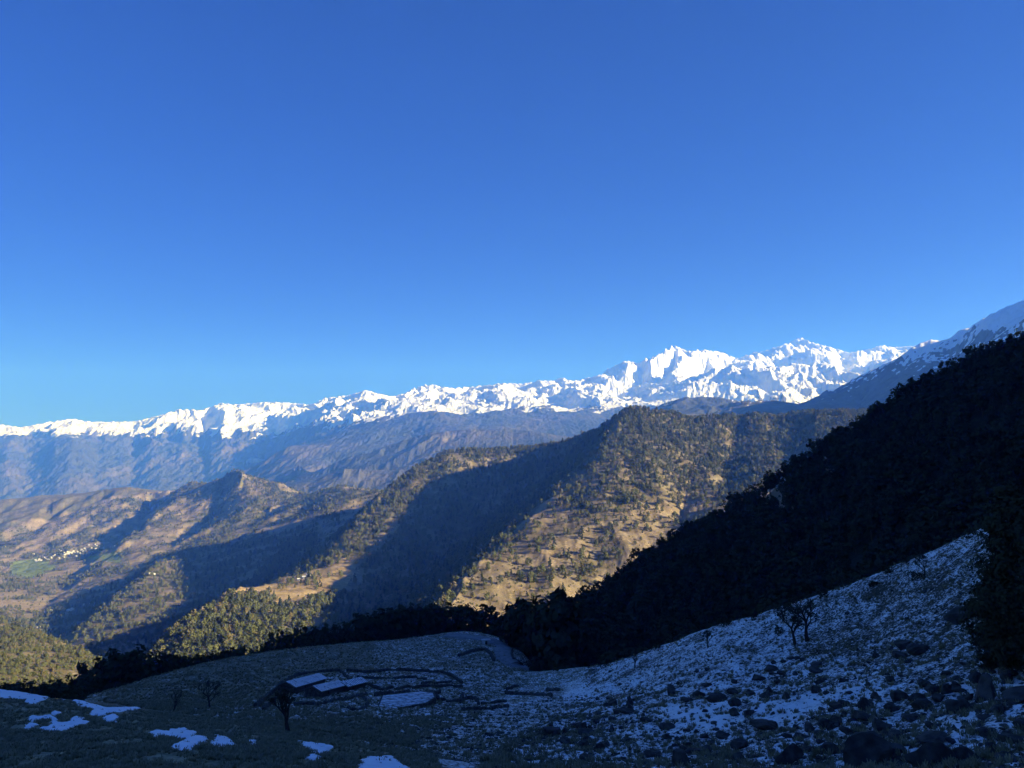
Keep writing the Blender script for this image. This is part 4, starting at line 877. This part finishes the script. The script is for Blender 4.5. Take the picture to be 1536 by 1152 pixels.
# ------------------------------------------------------------------ huts, walls, road
def boxes(name, lst, mat, parent, bev=0):
    V, F = [], []
    for (x0, x1, y0, y1, z0_, z1_) in lst:
        n0 = len(V); V += [(x, y, z) for x in (x0, x1) for y in (y0, y1) for z in (z0_, z1_)]; F += [tuple(n0 + i for i in f) for f in ((0, 1, 3, 2), (4, 6, 7, 5), (0, 4, 5, 1), (2, 3, 7, 6), (0, 2, 6, 4), (1, 5, 7, 3))]
    return link(name, raw_mesh(name, np.array(V), np.array(F)), mat, parent)
def prism(name, prof, x0, x1, mat, parent):          # a cross section in y,z drawn out along x
    n = len(prof); V = [(x, y, z) for x in (x0, x1) for y, z in prof]; me_ = bpy.data.meshes.new(name); me_.from_pydata(V, [], [tuple(range(n))[::-1], tuple(range(n, 2 * n))] + [(i, (i + 1) % n, n + (i + 1) % n, n + i) for i in range(n)]); me_.update()
    return link(name, me_, mat, parent)
def hut(pa, pb, width, wallh, lab, roofm='roof_snow', rise=1.5):
    a, b = G(*pa), G(*pb); d = b - a; ln = math.hypot(d[0], d[1]); mid_ = (a + b) / 2; rz = math.atan2(d[1], d[0]); root = empty('stone_hut', (mid_[0], mid_[1], mid_[2] + .25), rz)
    slope = math.atan2(b[2] - a[2], ln); hw, hl = width / 2, ln / 2; rz_ = wallh + rise
    prism('wall', [(-hw, -1.2), (hw, -1.2), (hw, wallh + .55), (0, rz_ + .2), (-hw, wallh)], -hl, hl, M['stone'], root)
    e = .45; s0 = (rz_ - wallh) / hw
    prism('roof', [(-hw - e, wallh - s0 * e + .23), (0, rz_ + .23), (hw + e, wallh + .55 - .2 + .05), (hw + e, wallh + .55 - .08 + .05), (0, rz_ + .36), (-hw - e, wallh - s0 * e + .36)], -hl - .4, hl + .4, M['tin'], root)
    r = [c for c in root.children if c.name.startswith('roof')][0]
    prism('snow_cover', [(-hw - e + .02, wallh - s0 * e + .365), (-.02, rz_ + .365), (-.02, rz_ + .47), (-hw - e + .08, wallh - s0 * e + .45)], -hl - .3, hl + .3, M[roofm], r)
    boxes('door', [(-hl * .35, -hl * .35 + .9, -hw - .05, -hw + .03, 0, min(1.5, wallh - .05))], M['wood'], root)
    root.rotation_euler = (0, -slope, rz); return tag(root, lab, 'hut', 'snow roofed huts on the terraces')
hut((428, 1041), (477, 1026), 3.4, .9, 'long low stone hut with streaky snow on its roof, leftmost of the three', rise=.85)
hut((467, 1047), (507, 1036), 3.0, .8, 'low stone hut with a smooth white snow roof between the other two', rise=.75)
hut((511, 1038), (540, 1030), 2.8, .8, 'shortest snow roofed hut with a dark hole in the snow, rightmost of the three', rise=.7)
def stone_wall(px_pts, h, w, lab, group='dry stone walls of the terraces', top=None):
    h, w = h * .68, w * .62
    P0 = [G(*p) for p in px_pts]; pts = [];
    for a, b in zip(P0[:-1], P0[1:]):
        n = max(2, int(np.linalg.norm(b - a) / .45)); pts += [a + (b - a) * t_ for t_ in np.linspace(0, 1, n, endpoint=False)]
    pts.append(P0[-1]); pts = np.array(pts); pts[:, 2] = near.z(pts[:, 0], pts[:, 1])
    tg = np.gradient(pts[:, :2], axis=0); tg /= np.linalg.norm(tg, axis=1)[:, None] + 1e-9; nr_ = np.stack([-tg[:, 1], tg[:, 0]], 1)
    prof = [(-.5, -.6), (-.5, .55), (-.38, .97), (.05, 1.06), (.4, .96), (.5, .5), (.5, -.6)]; V = []
    for i, p in enumerate(pts):
        hh = h * rnd.uniform(.78, 1.15)
        for u_, v_ in prof: V.append((p[0] + nr_[i, 0] * u_ * w + rnd.uniform(-.07, .07), p[1] + nr_[i, 1] * u_ * w + rnd.uniform(-.07, .07), p[2] + v_ * hh + (rnd.uniform(-.06, .06) if v_ > 0 else 0)))
    k = len(prof); F = [(i * k + j, (i + 1) * k + j, (i + 1) * k + j + 1, i * k + j + 1) for i in range(len(pts) - 1) for j in range(k - 1)]
    caps = [tuple(range(k)), tuple((len(pts) - 1) * k + j for j in range(k))[::-1]]
    me_ = bpy.data.meshes.new('stone_wall'); me_.from_pydata(V, [], F + caps); me_.update(); return tag(link('stone_wall', me_, M['stone']), lab, 'wall', group)
stone_wall([(383, 1062), (402, 1046), (420, 1028), (446, 1014), (480, 1009), (510, 1007)], 1.1, .9, 'dark stone wall curving round above the leftmost hut')
stone_wall([(511, 1008), (517, 1014), (527, 1021), (534, 1023)], 1.0, .9, 'short dark stone wall dropping towards the shortest hut')
stone_wall([(520, 1007), (545, 1010), (570, 1008), (600, 1006), (640, 1008), (665, 1010), (680, 1016), (693, 1026)], 1.1, .9, 'longest dark stone wall along the top of the terraces')
stone_wall([(536, 1017), (565, 1019), (600, 1018), (640, 1020)], .9, .8, 'stone wall just under the longest wall')
stone_wall([(545, 1025), (560, 1032), (575, 1036), (620, 1033), (660, 1031), (694, 1031)], 1.0, .9, 'bent stone wall across the middle of the terraces')
stone_wall([(632, 1027), (660, 1025), (690, 1027)], .8, .8, 'short stone wall at the right end of the upper terraces')
stone_wall([(562, 1045), (600, 1043), (640, 1041), (660, 1040)], 1.3, 1.0, 'thick stone wall behind the long snow topped ruin')
stone_wall([(655, 1046), (664, 1051), (690, 1053), (694, 1042)], 1.0, .9, 'angled stone wall round the right end of the terraces')
stone_wall([(440, 1058), (470, 1057), (500, 1052), (530, 1046), (550, 1042)], .9, .8, 'stone wall sloping along below the smooth snow roofed hut')
stone_wall([(395, 1066), (412, 1052), (428, 1044)], .9, .9, 'stone wall running down left of the leftmost hut')
stone_wall([(512, 1062), (530, 1066), (545, 1064), (552, 1056), (545, 1048)], .7, .8, 'low stone ring wall round a small frosty yard')
stone_wall([(690, 1055), (700, 1048), (712, 1050), (718, 1058)], 1.0, .8, 'curved end wall of the small ruined pen')
stone_wall([(692, 1066), (720, 1065), (745, 1062), (762, 1061)], 1.0, .9, 'straight front wall of the small ruined pen')
stone_wall([(722, 1057), (745, 1054), (760, 1053)], .8, .8, 'back wall of the small ruined pen')
stone_wall([(757, 1041), (790, 1043), (815, 1044), (828, 1046)], 1.2, .9, 'dark stone wall below the small snowy terrace near the gully')
stone_wall([(760, 1036), (770, 1031), (778, 1030)], 1.0, .8, 'short dark wall stub at the left of the small snowy terrace')
stone_wall([(820, 1036), (838, 1037)], 1.2, 1.2, 'dark wall stub at the right of the small snowy terrace')
# the ruin with a snow covered floor
def ruin(px_pts, lab):
    P0 = [G(*p) for p in px_pts]; c = sum(P0) / len(P0); root = empty('ruined_hut', tuple(c)); n = len(P0); Q = np.array(P0) - c; A_ = np.c_[Q[:, :2], np.ones(n)]; co, *_ = np.linalg.lstsq(A_, Q[:, 2], rcond=None); tz = A_ @ (co * .6)
    def solid(nm, sc, z0_, z1_, m):
        V = [(q[0] * sc, q[1] * sc, t_ + z) for z in (z0_, z1_) for q, t_ in zip(Q, tz)]; F = [tuple(range(n))[::-1], tuple(range(n, 2 * n))] + [(i, (i + 1) % n, n + (i + 1) % n, n + i) for i in range(n)]
        me_ = bpy.data.meshes.new(nm); me_.from_pydata(V, [], F); me_.update(); link(nm, me_, m, root)
    solid('base', 1., -1.8, .75, M['stone']); solid('snow_cover', .93, .754, .86, M['ruin_snow'])
    return tag(root, lab, 'ruin')
M['ruin_snow'] = plain('thin_snow', (.16, .155, .15), (.74, .75, .78), 1.1, .9, .1)
ruin([(562, 1063), (600, 1062), (640, 1060), (654, 1056), (650, 1048), (600, 1050), (572, 1051)], 'long low ruin with a snow covered top in the middle of the terraces')
# the road that bends round the end of the meadow
rp = [(668, 953), (690, 954), (715, 957), (735, 962), (748, 969), (755, 978), (758, 988), (766, 997), (782, 1001), (800, 1003)]
rc = np.array([G(*p) for p in rp]); tt = np.linspace(0, len(rc) - 1, 90); pts = np.stack([np.interp(tt, range(len(rc)), rc[:, i]) for i in range(3)], 1)
for _ in range(4): pts[1:-1] = (pts[:-2] + pts[1:-1] * 2 + pts[2:]) / 4
tg = np.gradient(pts[:, :2], axis=0); tg /= np.linalg.norm(tg, axis=1)[:, None]; nr_ = np.stack([-tg[:, 1], tg[:, 0]], 1); offs = np.array((-3.1, -2.9, -1.5, 0, 1.5, 2.9, 3.1)); V = []
zc = near.z(pts[:, 0], pts[:, 1])
for i, p in enumerate(pts):
    q = p[:2] + nr_[i] * offs[:, None]; zz = np.maximum(near.z(q[:, 0], q[:, 1]).max() * .5 + zc[i] * .5, zc[i]) + .16
    for j in range(7): V.append((q[j, 0], q[j, 1], zz - (1.2 if j in (0, 6) else 0)))
tag(link('road', raw_mesh('road', np.array(V), grid_faces(90, 7), smooth=False), M['road']), kind='structure')
g = G(729, 966); sh = empty('roadside_shelter', tuple(g), .15); boxes('wall', [(-1.3, 1.3, -.8, .8, -.6, 1.35)], M['white'], sh); boxes('roof', [(-1.55, 1.55, -1.05, 1.05, 1.353, 1.5)], M['roof'], sh); boxes('door', [(-.4, .35, -.83, -.803, -.2, 1.1)], M['wood'], sh)
tag(sh, 'tiny white flat roofed shelter on the inside of the road bend', 'shelter')
stone_wall([(688, 985), (705, 979), (718, 976), (728, 975), (736, 982), (741, 992)], 1.3, 1.4, 'rubble bank along the inner side of the road bend', None); stone_wall([(769, 976), (767, 983), (770, 992), (778, 995)], 1.4, 1.0, 'dark kerb wall on the outer side of the road bend', None)
# pale retaining walls on the forest spur
for px0, px1, py_, hh, lab in ((1198, 1246, 712, .7, 'pale stone retaining wall on a ledge high in the dark forest'), (1143, 1166, 750, .5, 'lower shorter pale retaining wall in the dark forest')):
    a, b = mid.hit(px0, py_ - (px1 - px0) * .04, 250, 560), mid.hit(px1, py_ - 2, 250, 560)
    if a is None or b is None: continue
    for q in (a, b): q[:2] *= .985
    V = []; n = 26
    for i in range(n):
        p = a + (b - a) * i / (n - 1)
        for dy, dz in ((-1.1, -4), (-.9, hh * .5), (-.75, hh + rnd.uniform(-.15, .15)), (.9, hh + rnd.uniform(-.1, .1)), (1.2, -3)): V.append((p[0], p[1] + dy, p[2] + .6 + dz))
    tag(link('retaining_wall', raw_mesh('retaining_wall', np.array(V), grid_faces(n, 5)), plain('pale_stone', (.10, .10, .095), (.19, .185, .175), .9)), lab, 'wall', 'pale walls on the forest spur')

# ------------------------------------------------------------------ the villages in the valley
hp = None
def house(px_, py_, lab, grp, s=.72):
    global hp
    g = mid.hit(px_, py_, 1350 if px_ > 300 else 2080, 7000)
    if g is None: return
    if hp is None:
        hp = empty('village_house'); boxes('wall', [(-6, 6, -4.5, 4.5, -3, 5.5)], M['white'], hp); prism('roof', [(-5.2, 5.4), (0, 8.2), (5.2, 5.4), (5.2, 5.75), (0, 8.6), (-5.2, 5.75)], -6.6, 6.6, M['roof'], hp); r = hp
        boxes('window', [(x_ - .6, x_ + .6, -4.56, -4.503, 1.4, 3) for x_ in (-4, -1.4)], M['wood'], hp); boxes('door', [(1.6, 2.9, -4.56, -4.503, -.2, 2.2)], M['wood'], hp)
        r.location = g; r.rotation_euler = (0, 0, rnd.uniform(-.4, .4)); r.scale = (s,) * 3
    else: r = dup(hp, tuple(g), rnd.uniform(-.5, .5), (s * rnd.uniform(.7, 1.3), s * rnd.uniform(.8, 1.1), s * rnd.uniform(.75, 1.15)))
    tag(r, lab, 'house', grp)
for _ in range(62):
    u_ = rnd.gauss(0, 1); px_ = 108 + 22 * u_; house(px_, 829 - (px_ - 108) * .14 + rnd.gauss(0, 3.2), 'small white house in the main village above the green fields', 'houses of the main village')
for _ in range(20): px_ = rnd.uniform(52, 88); house(px_, 843 - (px_ - 52) * .22 + rnd.gauss(0, 1.6), 'small white house in the row beside the green fields', 'houses beside the green fields')
for _ in range(9): house(rnd.gauss(74, 5), 918 + rnd.gauss(0, 1.7), 'small white house in the lower hamlet near the valley bottom', 'houses of the lower hamlet')
for _ in range(6): house(rnd.gauss(106, 4), 916 + rnd.gauss(0, 1.4), 'small white house at the edge of the spur shadow in the valley', 'houses by the spur shadow')
for _ in range(7): house(rnd.uniform(-2, 8), 821 + rnd.gauss(0, 2.2), 'small white house at the left edge of the valley side', 'houses at the left edge')
for _ in range(5): house(rnd.uniform(45, 66), 944 + rnd.gauss(0, 2.), 'small white house on the valley floor below the hamlets', 'houses on the valley floor')
for px_, py_ in ((456, 868), (448, 871), (463, 865)): house(px_, py_, 'pale herders house on the tan grass of the ridge plateau', 'houses on the ridge plateau', .75)
for px_, py_ in ((225, 861), (231, 862), (127, 908), (133, 907)): house(px_, py_, 'white house alone on the tan shelf of the far spur', 'houses on the far spur')
#@@AIR
# ------------------------------------------------------------------ the air
def box_mesh(name, lo, hi):
    V = [(x, y, z) for x in (lo[0], hi[0]) for y in (lo[1], hi[1]) for z in (lo[2], hi[2])]
    return raw_mesh(name, np.array(V), np.array([(0, 1, 3, 2), (4, 6, 7, 5), (0, 4, 5, 1), (2, 3, 7, 6), (0, 2, 6, 4), (1, 5, 7, 3)]))
hm = bpy.data.materials.new('haze'); hm.use_nodes = True; ht = hm.node_tree; ht.nodes.clear()
ho = ht.nodes.new('ShaderNodeOutputMaterial'); hv = ht.nodes.new('ShaderNodeVolumePrincipled')
hv.inputs['Color'].default_value = (.075, .25, 1.0, 1); hv.inputs['Absorption Color'].default_value = (1, 1, 1, 1); hv.inputs['Density'].default_value = 7e-5; hv.inputs['Anisotropy'].default_value = 0.1
ht.links.new(hv.outputs[0], ho.inputs['Volume'])
haze = tag(link('haze', box_mesh('haze', (-26000, -4000, -1100), (26000, 26000, 3000)), hm), kind='stuff')
#@@END
